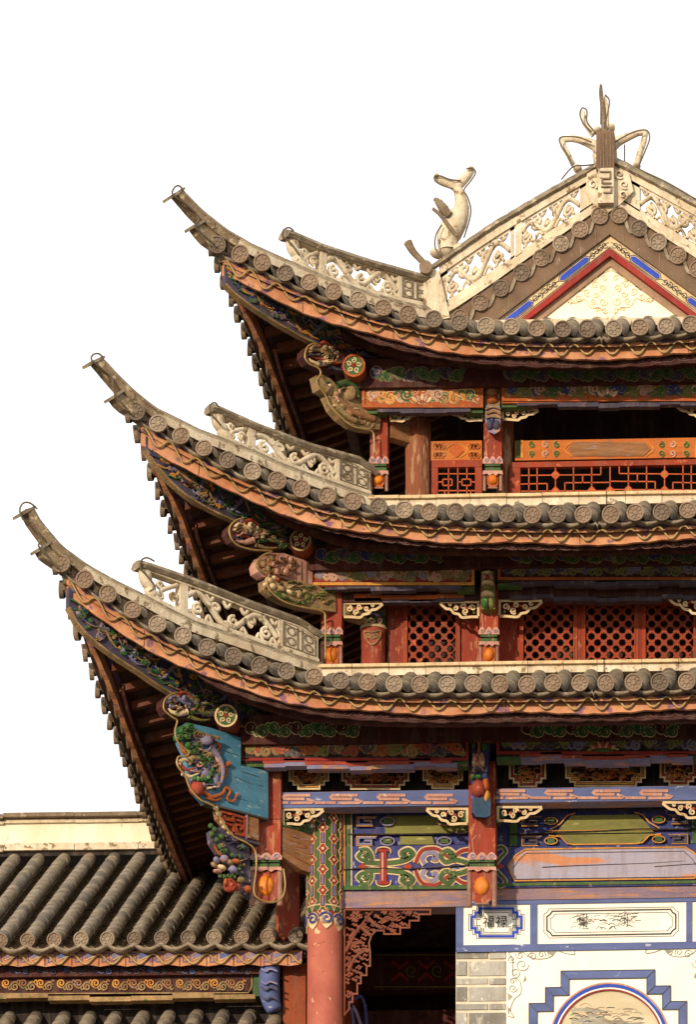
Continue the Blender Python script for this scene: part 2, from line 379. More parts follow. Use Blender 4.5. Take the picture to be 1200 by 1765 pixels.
def eave_disc(mb, x, y, z, r=.075):
    n = 18; te = rnd.choice(['tile_end', 'tile_end', 'end_worn', 'end_dull']); tx, tz = rnd.uniform(-.12, .12), rnd.uniform(-.12, .12); r *= rnd.uniform(.96, 1.03)
    ring = lambda rr, yy: [(x + rr * math.cos(2 * math.pi * k / n), yy + rr * (tx * math.cos(2 * math.pi * k / n) + tz * math.sin(2 * math.pi * k / n)), z + rr * math.sin(2 * math.pi * k / n)) for k in range(n)]
    prof = [(r * .96, y + .035), (r, y + .03), (r, y), (r * .84, y - .001), (r * .80, y + .011), (r * .3, y + .012), (r * .26, y + .004)]
    vs = sum([ring(*q) for q in prof], []); fs = []
    for j in range(len(prof) - 1):
        for k in range(n): fs.append((j * n + k, j * n + (k + 1) % n, (j + 1) * n + (k + 1) % n, (j + 1) * n + k))
    fs.append(tuple(range((len(prof) - 1) * n, len(prof) * n)))
    mb.add(vs, fs, te)
    a0 = rnd.random()
    for k in range(8):
        q = a0 + 2 * math.pi * k / 8
        p = [(x + rr * r * math.cos(q + da), z + rr * r * math.sin(q + da)) for rr, da in ((.36, -.16), (.36, .16), (.72, .2), (.72, -.2))]
        tt = lambda a, b: tx * (a - x) + tz * (b - z)
        mb.add([(a, y + .004 + tt(a, b), b) for a, b in p] + [(a, y + .0125 + tt(a, b), b) for a, b in p], [(0, 1, 2, 3), (0, 4, 5, 1), (1, 5, 6, 2), (2, 6, 7, 3), (3, 7, 4, 0)], te)
def tile_tube(mb, pts, r=.072, seg=.19, n=9):
    """Half-round cover tiles lapped one over the next along a path."""
    d = [0]
    for a, b in zip(pts, pts[1:]): d.append(d[-1] + math.dist(a, b))
    def at(s):
        s = min(max(s, 0), d[-1])
        for i in range(len(d) - 1):
            if s <= d[i + 1] or i == len(d) - 2:
                t = (s - d[i]) / max(1e-6, d[i + 1] - d[i]); return tuple(a + (b - a) * t for a, b in zip(pts[i], pts[i + 1]))
    m = max(1, int(round(d[-1] / seg)))
    rings = []
    jx = [0.0] + [rnd.uniform(-.004, .004) for _ in range(m)]
    for i in range(m):
        for s, rr in ((i / m, r * 1.03), ((i + .98) / m, r * .93)):
            p = at(s * d[-1]); rings.append(((p[0] + jx[i], p[1], p[2]), rr))
    vs = []; fs = []
    for p, rr in rings:
        for k in range(n):
            q = math.pi * (-.12 + 1.24 * k / (n - 1)); vs.append((p[0] + rr * math.cos(q), p[1], p[2] + rr * math.sin(q)))
    for j in range(len(rings) - 1):
        for k in range(n - 1): fs.append((j * n + k, j * n + k + 1, (j + 1) * n + k + 1, (j + 1) * n + k))
    for j in range(0, len(rings) - 1, 2):
        mb.add(vs[j * n:(j + 2) * n], [(k, k + 1, n + k + 1, n + k) for k in range(n - 1)], rnd.choice(['tile', 'tile', 'tile_worn', 'tile_dull']), True)
    vs2 = []; 
    mb.add(vs, [f for f in fs if (f[0] // n) % 2 == 1], 'tile_dull', False)

def roof_side(mb, lv, XC):
    k0 = 0
    X = lv['Xe'] + .02; rows = []
    xs = [X]
    while xs[-1] < XC - .2: xs.append(xs[-1] + .187 + .037 * min(1, len(xs) / 9))
    sc = (XC - .112 - X) / (xs[-1] - X); xs = [X + (x - X) * sc for x in xs]; pitch = .2
    for i, x in enumerate(xs):
        x += 0 if i == 0 else rnd.uniform(-.006, .006)
        T = surf(lv, x, 1); E = surf(lv, x, 0)
        pts = [surf(lv, x, t) for t in (0, .15, .35, .6, .8, 1)]
        pts[0] = (E[0], E[1] - .035, E[2])
        tile_tube(mb, pts)
        dz = rnd.uniform(-.006, .006)
        eave_disc(mb, E[0], E[1] - .062, E[2] + dz)
    # concave pan tiles between the rows, with a lip at the eave
    sub = 8; U = []
    for i in range(-1, len(xs)):
        a = xs[i] if i >= 0 else xs[0] - pitch * .35
        b = xs[i + 1] if i + 1 < len(xs) else XC
        for j in range(sub):
            t = j / sub; U.append((a + (b - a) * t, -.034 - (.026 * math.sin(math.pi * t) if i >= 0 else .02)))
    U.append((XC, -.07))
    ts = [0, .12, .3, .5, .7, .85, 1]; vs = []; fs = []; nt_ = len(ts)
    for x, dz in U:
        for t in ts: vs.append(surf(lv, x, t, dz))
    for i in range(len(U) - 1):
        for j in range(nt_ - 1): fs.append((i * nt_ + j, i * nt_ + j + 1, (i + 1) * nt_ + j + 1, (i + 1) * nt_ + j))
    mb.add(vs, fs, 'mortar', True)
    vs = []; fs = []
    for x, dz in U:
        p = surf(lv, x, 0, dz); vs += [(p[0], p[1] + .0, p[2] + .004), (p[0], p[1] + .0, p[2] - .015), (p[0], p[1] + .08, p[2] - .015)]
        q = surf(lv, x, 0, dz + .004); vs.append((q[0], q[1] + .02, q[2]))
    for i in range(len(U) - 1):
        a, b = 4 * i, 4 * i + 4
        fs += [(a, a + 1, b + 1, b), (a + 1, a + 2, b + 2, b + 1), (a + 3, a, b, b + 3)]
    mb.add(vs, fs, 'tile', True)
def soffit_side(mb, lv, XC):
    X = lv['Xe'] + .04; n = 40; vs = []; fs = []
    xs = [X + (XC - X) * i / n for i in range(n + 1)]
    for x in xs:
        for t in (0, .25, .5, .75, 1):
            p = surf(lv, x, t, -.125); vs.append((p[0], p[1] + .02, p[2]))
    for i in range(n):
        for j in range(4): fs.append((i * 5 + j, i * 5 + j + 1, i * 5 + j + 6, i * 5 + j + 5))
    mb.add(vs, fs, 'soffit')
    x = X + .12
    while x < XC:
        w_ = .04; L0 = topP(lv, x)[0] - eaveY(lv, x); t_ = min(.9, .15 / max(.05, L0)); ts = [t_ + (1 - t_) * q for q in (0, .25, .5, .75, 1)]
        for t0, t1 in zip(ts, ts[1:]):
            a, b = surf(lv, x, t0, -.125), surf(lv, x, t1, -.125)
            if b[1] - a[1] > .01:
                mb.hexa([(x - w_, a[1], a[2] - .065), (x + w_, a[1], a[2] - .065), (x + w_, a[1], a[2]), (x - w_, a[1], a[2]),
                         (x - w_, b[1], b[2] - .065), (x + w_, b[1], b[2] - .065), (x + w_, b[1], b[2]), (x - w_, b[1], b[2])], 'rafter')
        x += .2275
    # purlin running under the rafters
    for t in (.42,):
        prev = None
        for i in range(2, n + 1, 2):
            x = xs[i]; yy = lv['Yf'] + .52
            if yy < topP(lv, x)[0]:
                ye, yt = eaveY(lv, x), topP(lv, x)[0]; p = surf(lv, x, (yy - ye) / max(.02, yt - ye), -.27)
                if prev: mb.tube([prev, p], .05, 'dark_red', 8)
                prev = p
def eave_map(lv, off):
    def f(x, z, h=0.0):
        t = min(1, max(0, (x - lv['Xe']) / .9)); o = off - .06 * (1 - t * t * (3 - 2 * t)) if off < .15 else off
        return (x, eaveY(lv, x) + o - h, eaveZ(lv, x) + z)
    return f
def fascia_side(mb, lv, XC):
    m = eave_map(lv, .03); X0 = lv['Xe'] + .06; n = int((XC - X0) / .06); xs = [X0 + (XC - X0) * i / n for i in range(n + 1)]
    mp = PITCH
    def low(x): return -.184 - .03 * max(0, 1 - (x - X0) / 2.4) - .013 * abs(((x - X0) / mp * 1.0) % 1 - .5) * 2 + .012 * math.sin(x * 5.1)
    def strip(z0f, z1f, off, dep, mat):
        vs = []; fs = []
        for x in xs:
            for zz, hh in ((z0f(x), 0), (z1f(x), 0), (z1f(x), -dep), (z0f(x), -dep)): vs.append(eave_map(lv, off)(x, zz, hh))
        for i in range(n):
            a, b = 4 * i, 4 * i + 4
            fs += [(a, a + 1, b + 1, b), (a + 1, a + 2, b + 2, b + 1), (a + 2, a + 3, b + 3, b + 2), (a + 3, a, b, b + 3)]
        fs += [(0, 1, 2, 3), (4 * n, 4 * n + 1, 4 * n + 2, 4 * n + 3)]
        mb.add(vs, fs, mat)
    strip(lambda x: -.1, lambda x: -.02, .13, .04, 'blue_edge')
    vs = []; fs = []
    for i, x in enumerate(xs):       # old blue paint left along the top of the board
        b_ = -.072 - .022 * (math.sin(x * 9) * math.sin(x * 23 + 1) + .4 * math.sin(x * 61))
        vs += [eave_map(lv, .09)(x, -.05, .002), eave_map(lv, .09)(x, min(-.056, b_), .002)]
    mb.add(vs, [(2 * i, 2 * i + 1, 2 * i + 3, 2 * i + 2) for i in range(n)], 'blue_edge')
    strip(low, lambda x: -.048, .09, .035, 'peach')
    x = X0 + rnd.uniform(.4, .9); fm_ = eave_map(lv, .09)
    while x < XC:
        mb.ribbon(fm_, [(x, -.08), (x + rnd.uniform(-.01, .01), low(x) + .004)], .005, 0, .003, 'dark_red')
        for q in (.05, -.06): mb.poly(fm_, [(x + q + .006 * math.cos(R(w)), -.13 + .006 * math.sin(R(w))) for w in range(0, 360, 60)], 0, .004, 'dark_red')
        x += rnd.uniform(.7, 1.3)
def valance_side(mb, lv, XC, orn=True):
    X0 = lv['Xe'] + 1.0; n = int((XC - X0) / .057); xs = [X0 + (XC - X0) * i / n for i in range(n + 1)]
    m = eave_map(lv, .17); vs = []; fs = []
    for x in xs:
        lo = (-.2 if lv['k'] == 1 else -.228) - .014 * abs(math.sin((x - X0) / PITCH * math.pi)) ; lo = max(lo, -.17 - (x - X0) * .3)
        for zz, hh in ((lo, 0), (-.13, 0), (-.13, -.025), (lo, -.025)): vs.append(m(x, zz, hh))
    for i in range(n):
        a, b = 4 * i, 4 * i + 4
        fs += [(a, a + 1, b + 1, b), (a + 1, a + 2, b + 2, b + 1), (a + 2, a + 3, b + 3, b + 2), (a + 3, a, b, b + 3)]
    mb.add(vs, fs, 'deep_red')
    if orn:
        x = X0 + .4
        while x < XC - .1:
            for s in (-1, 1):
                mb.ribbon(m, spiral(x + s * .043, -.19, .024, 1.3, R(90 + s * 90), -s, 14), .009, 0, .006, 'valance_scroll')
                mb.ribbon(m, smooth([(x + s * .005, -.212), (x + s * .06, -.217), (x + s * .1, -.198), (x + s * .113, -.178)], 3), .008, 0, .006, 'valance_scroll')
            x += PITCH

def hip_bar(mb, lv, w0=.075, top=0.0, bot=-.13, mat='plaster'):
    """The plastered ridge that runs up to the horn at the corner."""
    A = lv['ha']; n = 46; a0, a1 = A[0], lv['aT'] + .02; pr = []
    for i in range(n + 1):
        a = a0 + (a1 - a0) * i / n; z = hipZ(lv, a); t = min(1, (a - a0) / .5); sl = (hipZ(lv, a + .06) - hipZ(lv, max(a0, a - .06))) / (a + .06 - max(a0, a - .06))
        l = math.hypot(1, sl); q = (sl / l, -1 / l); wd = w0 * (.75 + .25 * t); th = .072 + .033 * t
        D_ = lambda d, h: dgp(a + q[0] * d, z + q[1] * d, h)
        pr.append([D_(0, -wd * .85), D_(-.018, 0), D_(0, wd * .85), D_(.03, wd * 1.15), D_(.042, wd), D_(th, wd * .9), D_(th, -wd * .9), D_(.042, -wd), D_(.03, -wd * 1.15)])
    m = len(pr[0]); vs = sum(pr, []); fs = []
    cap = []; body = []; dark = []
    for i in range(n):
        for k in range(m):
            f = (i * m + k, i * m + (k + 1) % m, (i + 1) * m + (k + 1) % m, (i + 1) * m + k)
            (cap if k in (0, 1, 2, 8) else dark if (pr[i][0][0] - X1 < lv['ae'] + .12 or k in (5,)) else body).append(f)  # underside and horn faces get darker plaster, shading put into the colour
    fl = []
    for i in range(n + 1):
        a = a0 + (a1 - a0) * i / n
        if a > lv['ae'] + .05: z = hipZ(lv, a); fl += [dgp(a, z - .07, .03), dgp(a, z - .27, .03), dgp(a, z - .07, -.03), dgp(a, z - .27, -.03)]
    for i in range(len(fl) // 4 - 1): mb.add(fl[4 * i:4 * i + 8], [(0, 1, 5, 4), (2, 3, 7, 6)], 'mortar')
    a = a0 + .22
    while a < a1 - .05:
        z = hipZ(lv, a); mb.ribbon(lambda p_, q_, h=0: dgp(p_, q_, h), [(a, z - .05), (a + rnd.uniform(-.01, .02), z - .1)], .008, w0 * .8, w0 * 1.0 + .004, 'plaster_dark'); a += rnd.uniform(.2, .42)
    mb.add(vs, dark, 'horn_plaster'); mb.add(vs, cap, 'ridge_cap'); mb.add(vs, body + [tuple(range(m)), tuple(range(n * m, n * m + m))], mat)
    # end tile on the horn and the small second horn below it
    k = lv['k']; sl = [((29, 888), (54, 877)), ((149, 628), (173, 619)), ((288, 342), (311, 329))][k]
    mb.poly(Dg, [(sl[0][0] - 1, sl[0][1]), (sl[1][0], sl[1][1] - 2), (sl[1][0] + 2, sl[1][1] + 2), (sl[0][0] + 1, sl[0][1] + 5)], -.065, .065, 'tile')
    pr = [[(64, 950), (79, 940), (94, 953), (116, 974), (94, 978), (82, 970), (71, 962)], [(191, 688), (205, 679), (220, 691), (244, 712), (222, 716), (209, 708), (199, 699)], [(330, 394), (345, 387), (362, 400), (384, 424), (364, 429), (351, 420), (339, 407)]][k]
    mb.poly(Dg, pr, -.045, .04, 'horn_plaster')
    (x_, y_), (x2, y2) = pr[0], pr[1]; mb.poly(Dg, [(x_ - 5, y_ - 1), (x2 + 1, y2 - 4), (x2 + 2, y2), (x_ - 3, y_ + 4)], -.07, .07, 'tile')

def interp(pts, x):
    xs = [p[0] for p in pts]; ys = [p[1] for p in pts]; return float(np.interp(x, xs, ys))
def openwork(mb, lv, xf=None):
    """Pierced plaster balustrade standing on the hip ridge: coping, rails, posts and scrolls."""
    hip, top = lv['hip'], lv['panel_top']; x0, x1 = top[0][0] + 8, top[-1][0] + 1
    def mp(x, v, h=0.0): return Dg(x, interp(hip, x) * (1 - v) + (interp(top, x) + 6) * v, h)
    def seg(xa, xb, v0, v1, h, mat, n=8):
        pts = [(xa + (xb - xa) * i / n, v0) for i in range(n + 1)] + [(xb - (xb - xa) * i / n, v1) for i in range(n + 1)]
        mb.poly(mp, pts, -h, h, mat)
    N = 24; xs = [top[0][0] - 4 + (x1 + 3 - top[0][0] + 4) * i / N for i in range(N + 1)]
    prof = [(-.085, .0), (-.06, 7), (0, 10), (.06, 7), (.085, 0), (.06, -5), (-.06, -5)]
    vs = []; fs = []
    for x in xs:
        yb = interp([(q[0], q[1] + 8) for q in top], x)
        for hh, up in prof: vs.append(Dg(x, yb - up, hh))
    m = len(prof)
    for i in range(N):
        for k in range(m): fs.append((i * m + k, i * m + (k + 1) % m, (i + 1) * m + (k + 1) % m, (i + 1) * m + k))
    fs += [tuple(range(m)), tuple(range(N * m, N * m + m))]
    mb.add(vs, fs, 'ridge_cap')
    L_ = x1 - x0
    xL = x0 + .07 * L_; xA, xB = x0 + .2 * L_, x0 + .245 * L_; xC = x0 + .77 * L_
    seg(x0 + 2, x1, .84, 1.02, .045, 'plaster'); seg(x0 + 22, x1, -.03, .13, .05, 'plaster')
    seg(xA, xB, .1, .87, .042, 'plaster'); seg(xC, xC + 6, .1, .87, .045, 'plaster')
    seg(xC + 6, x1, .1, .87, .032, 'plaster')
    # hooked outer end
    hook = smooth([(x0 + 1, .95), (x0 + 3, .62), (x0 + 12, .42), (x0 + 12, .3), (x0 + 24, .05)], 5)
    mb.tube([mp(x, v) for x, v in hook], .05, 'plaster', 8)
    mb.tube([mp(x0 - 2, 1.0), mp(x0 + 4, .8), mp(x0 + 8, .6)], [.05, .055, .04], 'plaster', 8)
    asp = None
    # scrolls: drawn in true pixels, with the slope of the panel
    def mq(x, y, h=0.0):
        H = interp(hip, x) - interp(top, x) - 6
        return mp(x, y, h)
    def sc(cx, v, r, turns, a0, d, wd=5.5):
        wd *= 1.3
        H = max(20, interp(hip, cx) - interp(top, cx) - 6)
        pts = [(x, vv) for x, vv in spiral(cx, 0, r, turns, a0, d)]
        pts = [(x, v - y / H) for x, y in pts]
        mb.tube([mp(x, vv, .012) for x, vv in pts], [wd / 400] * len(pts), 'plaster', 6, flat=1.4)
    def st(pts, wd=5.5):
        wd *= 1.3; q = smooth(pts, 5); mb.tube([mp(x, v, .012) for x, v in q], [wd / 400] * len(q), 'plaster', 6, flat=1.4)
    for cx, v, a, d in ((xL + 7, .62, 0, 1), (xL + 6, .32, 180, -1), (xA - 8, .45, 90, 1)): sc(cx, v, 7.5, 1.3, R(a), d, 5)
    st([(xL, .15), (xL + 10, .48), (xA - 2, .8)], 6)
    W = xC - xB; q = [(xB + W * t, .48 + .3 * math.sin(t * 2 * math.pi * 1.5 + .4)) for t in [i / 12 for i in range(13)]]
    st(q, 8)
    for i, t in enumerate((.13, .33, .52, .72, .88)):
        s = 1 if i % 2 else -1
        sc(xB + W * t, .48 + s * .1, 9.5, 1.25, R(90 * s), s, 5.5)
    for t in (.05, .24, .43, .62, .8, .95):
        st([(xB + W * t - 5, .12), (xB + W * t, .3), (xB + W * t + 7, .16)], 5); st([(xB + W * t - 4, .86), (xB + W * t + 3, .7), (xB + W * t + 9, .84)], 5)
    # relief of double squares and scrolls on the inner end block
    a, b = xC + 10, x1 - 5; w2 = (b - a)
    def rl(pts, wd=.0):
        mb.ribbon(lambda x, y, h=0: mp(x, y / 100, h), [(x, v * 100) for x, v in pts], 2.2, .028, .04, 'plaster_dark')
    for q in ((a, .8, b, .8), (a, .2, b, .2), (a, .2, a, .8), (b, .2, b, .8)): rl([(q[0], q[1]), (q[2], q[3])])
    c = (a + b) / 2
    for sx in (-1, 1):
        rl([(c + sx * 4, .2), (c + sx * 4, .8)])
        for sv in (.36, .64):
            rl([(c + sx * w2 * .28 + 7 * math.cos(R(q)) * sx, sv + .11 * math.sin(R(q))) for q in range(0, 400, 40)])

def end_of(fn): return XS if any(fn is q for q in LF + RT) else XC
names_pos = ['lowest', 'middle', 'top']
ROOF = []
for k, lv in enumerate(LV):
    mb = MB()
    for fn in FR + LF + RT + BK:
        mb.xf = fn; roof_side(mb, lv, end_of(fn))
    roof = mb.build('roof', tower); ROOF.append(roof); roof['label'] = names_pos[k] + ' grey tiled roof with a row of round flower tile ends'
    mb = MB()
    for fn in FR + LF + RT + BK: mb.xf = fn; soffit_side(mb, lv, end_of(fn))
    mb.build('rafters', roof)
    for grp in (FR, LF, RT + BK):
        mb = MB()
        for fn in grp: mb.xf = fn; fascia_side(mb, lv, end_of(fn))
        mb.build('fascia_board', roof)
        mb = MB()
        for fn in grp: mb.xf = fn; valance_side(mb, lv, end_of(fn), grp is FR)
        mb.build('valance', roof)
    for fn in (x_id, x_mx, x_my, comp(x_mx, x_my)):
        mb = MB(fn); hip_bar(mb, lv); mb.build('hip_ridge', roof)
        mb = MB(fn); openwork(mb, lv); mb.build('ridge_balustrade', roof)
    # plaster strip at the foot of the storey above
    if k < 2:
        mb = MB()
        z1, z0 = P(900, lv['strip'][0], lv['YT'])[2], P(900, lv['strip'][1], lv['YT'])[2]
        for fn in FR + LF + RT + BK:
            mb.xf = fn; x = lv['XT'] - .02; xe = end_of(fn)
            while x < xe:
                x2 = min(x + .31 + rnd.uniform(-.02, .02), xe); j = rnd.uniform(-.004, .004)
                lift = .035 * max(0, 1 - (x - lv['XT']) / 1.2) ** 2
                mb.hexa([(x, lv['YT'] - .06 + j, z0 + .02), (x2 - .004, lv['YT'] - .06 + j, z0 + .02), (x2 - .004, lv['YT'] - .05 + j, z1 - .02), (x, lv['YT'] - .05 + j, z1 - .02),
                         (x, lv['YT'] + .16, z0), (x2 - .004, lv['YT'] + .16, z0), (x2 - .004, lv['YT'] + .16, z1), (x, lv['YT'] + .16, z1)], 'plaster')
                mb.hexa([(x, lv['YT'] - .085 + j, z1 - .022), (x2 - .004, lv['YT'] - .085 + j, z1 - .022), (x2 - .004, lv['YT'] - .085 + j, z1 + .004), (x, lv['YT'] - .085 + j, z1 + .004),
                         (x, lv['YT'] + .16, z1 - .018), (x2 - .004, lv['YT'] + .16, z1 - .018), (x2 - .004, lv['YT'] + .16, z1 + .012), (x, lv['YT'] + .16, z1 + .012)], 'cream')
                x = x2
        mb.build('ridge_strip', roof)
    # carved corner beam under the horn
    for fn in (x_id, x_mx, x_my, comp(x_mx, x_my)):
        mb = MB(fn); un = lv['under']; ae = lv['ae']
        lo = [Dg(*p) for p in smooth(un, 3)]; lo = [(p[0] - X1, p[2]) for p in lo if p[0] - X1 > ae + .02]
        hi = [(a, min(hipZ(lv, a) - .29, eaveZ(lv, X1 + a) - .06 if a < ae + .5 else 99)) for a, z in lo]
        hi = [(a, max(zz, z + .03)) for (a, zz), (_, z) in zip(hi, lo)]
        dm = lambda a, z, h=0.0: dgp(a, z, h)
        mb.poly(dm, lo + hi[::-1], -.02, .03, 'slate')
        mb.ribbon(dm, lo, .014, -.024, .04, 'wood_carved')
        # carving: writhing bodies, leaves and clouds in paint colours
        pal = ['blue', 'green', 'slate', 'wood_carved', 'lavender', 'bright_green', 'dark_red', 'gold']
        m = len(lo); body = []
        for i in range(1, m - 1):
            t = .5 + .33 * math.sin(i * 1.25); body.append((lo[i][0], lo[i][1] * (1 - t) + hi[i][1] * t))
        for ph, rr, cc in ((0, .02, 'lavender'), (2.2, .014, 'wood_carved')):
            bd = [(lo[i][0], lo[i][1] + (hi[i][1] - lo[i][1]) * (.5 + .33 * math.sin(i * 1.9 + ph))) for i in range(3, m - 1)]
            sb = smooth(bd, 3); mb.tube([dm(a, z, .035) for a, z in sb], [rr * (.6 + .4 * math.sin(j * .7)) for j in range(len(sb))], cc, 7)
        for i in range(1, m):
            nq = 13
            for q in range(nq):
                t = rnd.random(); a = lo[i][0] + rnd.uniform(-.03, .03) + .03; z = lo[i][1] + .035 + max(0, hi[i][1] - lo[i][1] - .04) * t
                c = rnd.choice(pal); r_ = rnd.uniform(.018, .036); g_ = rnd.random()
                if g_ < .35: mb.ribbon(dm, spiral(a, z, r_, 1.3, rnd.random() * 6, rnd.choice((-1, 1)), 10), .010, .02, .05, c)
                elif g_ < .65: mb.blob(dm(a, z, .03), (r_, .02, r_ * .6), c, 8, 5, rot=rnd.uniform(-1.5, 1.5), jit=.3)
                else: mb.ribbon(dm, smooth([(a - .05, z + rnd.uniform(0, .04)), (a, z - .005), (a + .05, z + rnd.uniform(-.02, .02))], 3), .015, .02, .05, c, taper=True)
        mb.rough(.004).build('corner_beam', roof)

exec_parts = True
# ------------------------------------------------------------------ cores behind each storey, coloured dark to stand for unlit interiors
def zrow(py, Y, px=900): return P(px, py, Y)[2]
mb = MB()
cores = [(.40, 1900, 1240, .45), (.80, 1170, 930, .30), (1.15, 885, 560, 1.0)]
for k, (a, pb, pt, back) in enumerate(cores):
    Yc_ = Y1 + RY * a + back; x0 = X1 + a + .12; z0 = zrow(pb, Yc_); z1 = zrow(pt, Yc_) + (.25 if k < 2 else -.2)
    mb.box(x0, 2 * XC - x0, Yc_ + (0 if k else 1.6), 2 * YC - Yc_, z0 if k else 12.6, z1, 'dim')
mb.build('wall', tower)['label'] = 'inner wall behind the galleries, coloured dark as an unlit interior'
xw = X1 + .42
for xa, xb in ((xw, xw + .1), (2 * XC - xw - .1, 2 * XC - xw)):
    mb = MB(); mb.box(xa, xb, .35, 2 * YC, 12.6, zrow(1330, 0), 'rust_wall'); mb.build('side_wall', tower)
mb = MB(); mb.box(X1 - .9, 2 * XC - X1 + .9, -1.4, 2 * YC + 1.4, 0, 12.6, 'stone'); mb.build('podium', tower)

# ------------------------------------------------------------------ building blocks of the fronts
def lotus_post(px0, px1, py0, skirt, bot, Y, dep=.2, lab=None, mirror=True):
    """A post that hangs free and ends in a boxed lotus bud: shaft > , skirt, neck, bud."""
    o = empty('hanging_post', P((px0 + px1) / 2, bot, Y), None, None); o.parent = tower; o.matrix_parent_inverse = tower.matrix_world.inverted()
    if lab: o['label'] = lab
    W = px1 - px0; mp = plane(Y); H = bot - skirt
    s = MB(); s.pbox(px0 + 1, py0, px1 - 1, skirt, Y, dep, 'red')
    s.ribbon(mp, [(px0 + W * .2, skirt - 6), (px0 + W * .15, skirt - 30), (px0 + W * .3, skirt - 38)], 1.2, 0, .004, 'pinkish')
    s.build('shaft', o)
    s = MB(); n = 3
    pts = [(px0 - 1, skirt - 7)]
    for i in range(n * 8 + 1):
        t = i / (n * 8); pts.append((px0 - 1 + (W + 2) * t, skirt + 2 - 8 * abs(math.cos(math.pi * n * t)) ** .8 * -1 - 8))
    pts = [(px0 - 1, skirt + 4)] + [(px0 - 1 + (W + 2) * i / 24, skirt - 2 - 7 * abs(math.sin(math.pi * n * i / 24))) for i in range(25)] + [(px1 + 1, skirt + 4)]
    s.poly(mp, pts, -dep - .01, .014, 'pinkish')
    for i in range(3): s.ribbon(mp, spiral(px0 + W * (i + .5) / 3, skirt - 1, W * .11, 1.1, 0, 1 if i % 2 else -1), 1.6, .012, .022, 'lavender')
    s.build('skirt', o)
    s = MB(); s.pbox(px0 + 3, skirt + 4, px1 - 3, skirt + 8, Y - .004, dep, 'green'); s.pbox(px0 + 6, skirt + 8, px1 - 6, skirt + 11, Y + .01, dep - .02, 'black_wood')
    s.pbox(px0 + 3, skirt + 11, px1 - 3, skirt + 16, Y - .004, dep, 'green'); s.build('neck', o)
    s = MB(); t0 = skirt + 16
    s.poly(mp, [(px0 - 1, t0 + 7), (px0, t0), (px1, t0), (px1 + 1, t0 + 7), (px1 - W * .2, t0 + 5), (px1 - W * .33, t0 + 9), ((px0 + px1) / 2, t0 + 5), (px0 + W * .33, t0 + 9), (px0 + W * .2, t0 + 5)], -dep, .02, 'pinkish')
    s.poly(mp, [(px0 + 6, t0 + 4), (px1 - 6, t0 + 4), (px1 - 7, bot - 8), (px1 - W * .32, bot - 2), (px0 + W * .32, bot - 2), (px0 + 7, bot - 8)], -dep * .8, -.01, 'orange' if W < 38 else 'red')
    for q in (px0 + 2.5, px1 - 2.5):
        s.tube([P(q, t0 + 5, Y + .02), P(q, bot + 4, Y + .02)], W * .09 / 200, 'pinkish', 8); s.tube([P(q, t0 + 5, Y + dep - .03), P(q, bot + 4, Y + dep - .03)], W * .09 / 200, 'pinkish', 8)
    s.tube([P(px0 + W * .25, bot - 1, Y + .0), P(px1 - W * .25, bot - 1, Y + .0)], .008, 'pinkish', 6)
    s.build('bud_frame', o)
    s = MB(); c = P((px0 + px1) / 2, (t0 + 8 + bot - 6) / 2, Y + .015)
    s.blob(c, (W * .27 / 200, .05, min(W * .34, (bot - t0 - 12) * .46) / 200), 'bulb', 14, 10); s.build('lotus_bud', o)
    return o
def mirror_copy(root):
    """The same thing on the far side of the tower's middle."""
    cx = root.location.x if root.type == 'EMPTY' else 0
    return None
def part(mb, name, parent=None, lab=None):
    o = mb.build(name, parent or tower)
    if lab: o['label'] = lab
    return o
def stepped(mb, x0, x1, y, Y, dep, mat, seg=34, amp=4, hgt=7, off=0.0):
    """The stepped lower edge under a painted plank."""
    n = max(2, int((x1 - x0) / seg)); st = (x1 - x0) / n
    pat = [0, 1, 2, 3, 2, 1]
    for i in range(n):
        t = i / max(1, n - 1); q = 3 - abs(t - .5) * 6; q = int(round(max(0, q)))
        dy = [0, -1, 1, 2][q % 4] * amp * .5
        mb.pbox(x0 + st * i, y + dy - 1, x0 + st * (i + 1), y + dy + hgt, Y - .004 * (i % 2), dep, mat)
def stepoct(x0, y0, x1, y1, a):
    return [(x0, y0), (x1, y0), (x1, y1 - 2 * a), (x1 - a, y1 - 2 * a), (x1 - a, y1 - a), (x1 - 2.2 * a, y1 - a), (x1 - 2.2 * a, y1), (x0 + 2.2 * a, y1), (x0 + 2.2 * a, y1 - a), (x0 + a, y1 - a), (x0 + a, y1 - 2 * a), (x0, y1 - 2 * a)]
def small_bracket(xp, xt, y0, y1, Y, inner='green', nm='corner_bracket'):
    """Pierced cream bracket in the angle between post (xp) and beam, tip at xt."""
    mb = MB(); mp = plane(Y); s = 1 if xt > xp else -1; W = abs(xt - xp); H = y1 - y0
    X = lambda t: xp + s * W * t
    mb.ribbon(mp, [(X(.02), y1 - H * .12), (X(.02), y0 + 2.5), (X(.97), y0 + 2.5)], 4, -.02, .012, 'cream')
    edge = [(X(.02), y1 - 2), (X(.2), y1 - 2), (X(.42), y1 - 1), (X(.5), y1 - H * .22), (X(.62), y1 - H * .28), (X(.7), y1 - H * .5), (X(.82), y1 - H * .55), (X(.97), y0 + 4)]
    mb.ribbon(mp, smooth(edge, 3), 4.5, -.02, .014, 'cream')
    for tx, ty, r in ((.16, .42, 5.5), (.33, .62, 5.5), (.4, .3, 5), (.58, .42, 4.5), (.72, .22, 3)):
        mb.ribbon(mp, spiral(X(tx), y0 + H * ty, r * H / 28, 1.3, rnd.random() * 6, rnd.choice((-1, 1)), 12), 2.6, -.015, .01, 'cream')
    carve(mb, mp, [(X(.3), y0 + H * .45, 4, 3, 'salmon', 0, .015), (X(.12), y0 + H * .7, 3, 2.4, 'green', 0, .012), (X(.5), y0 + H * .35, 3, 2, 'salmon', 0, .012)])
    return part(mb, nm)
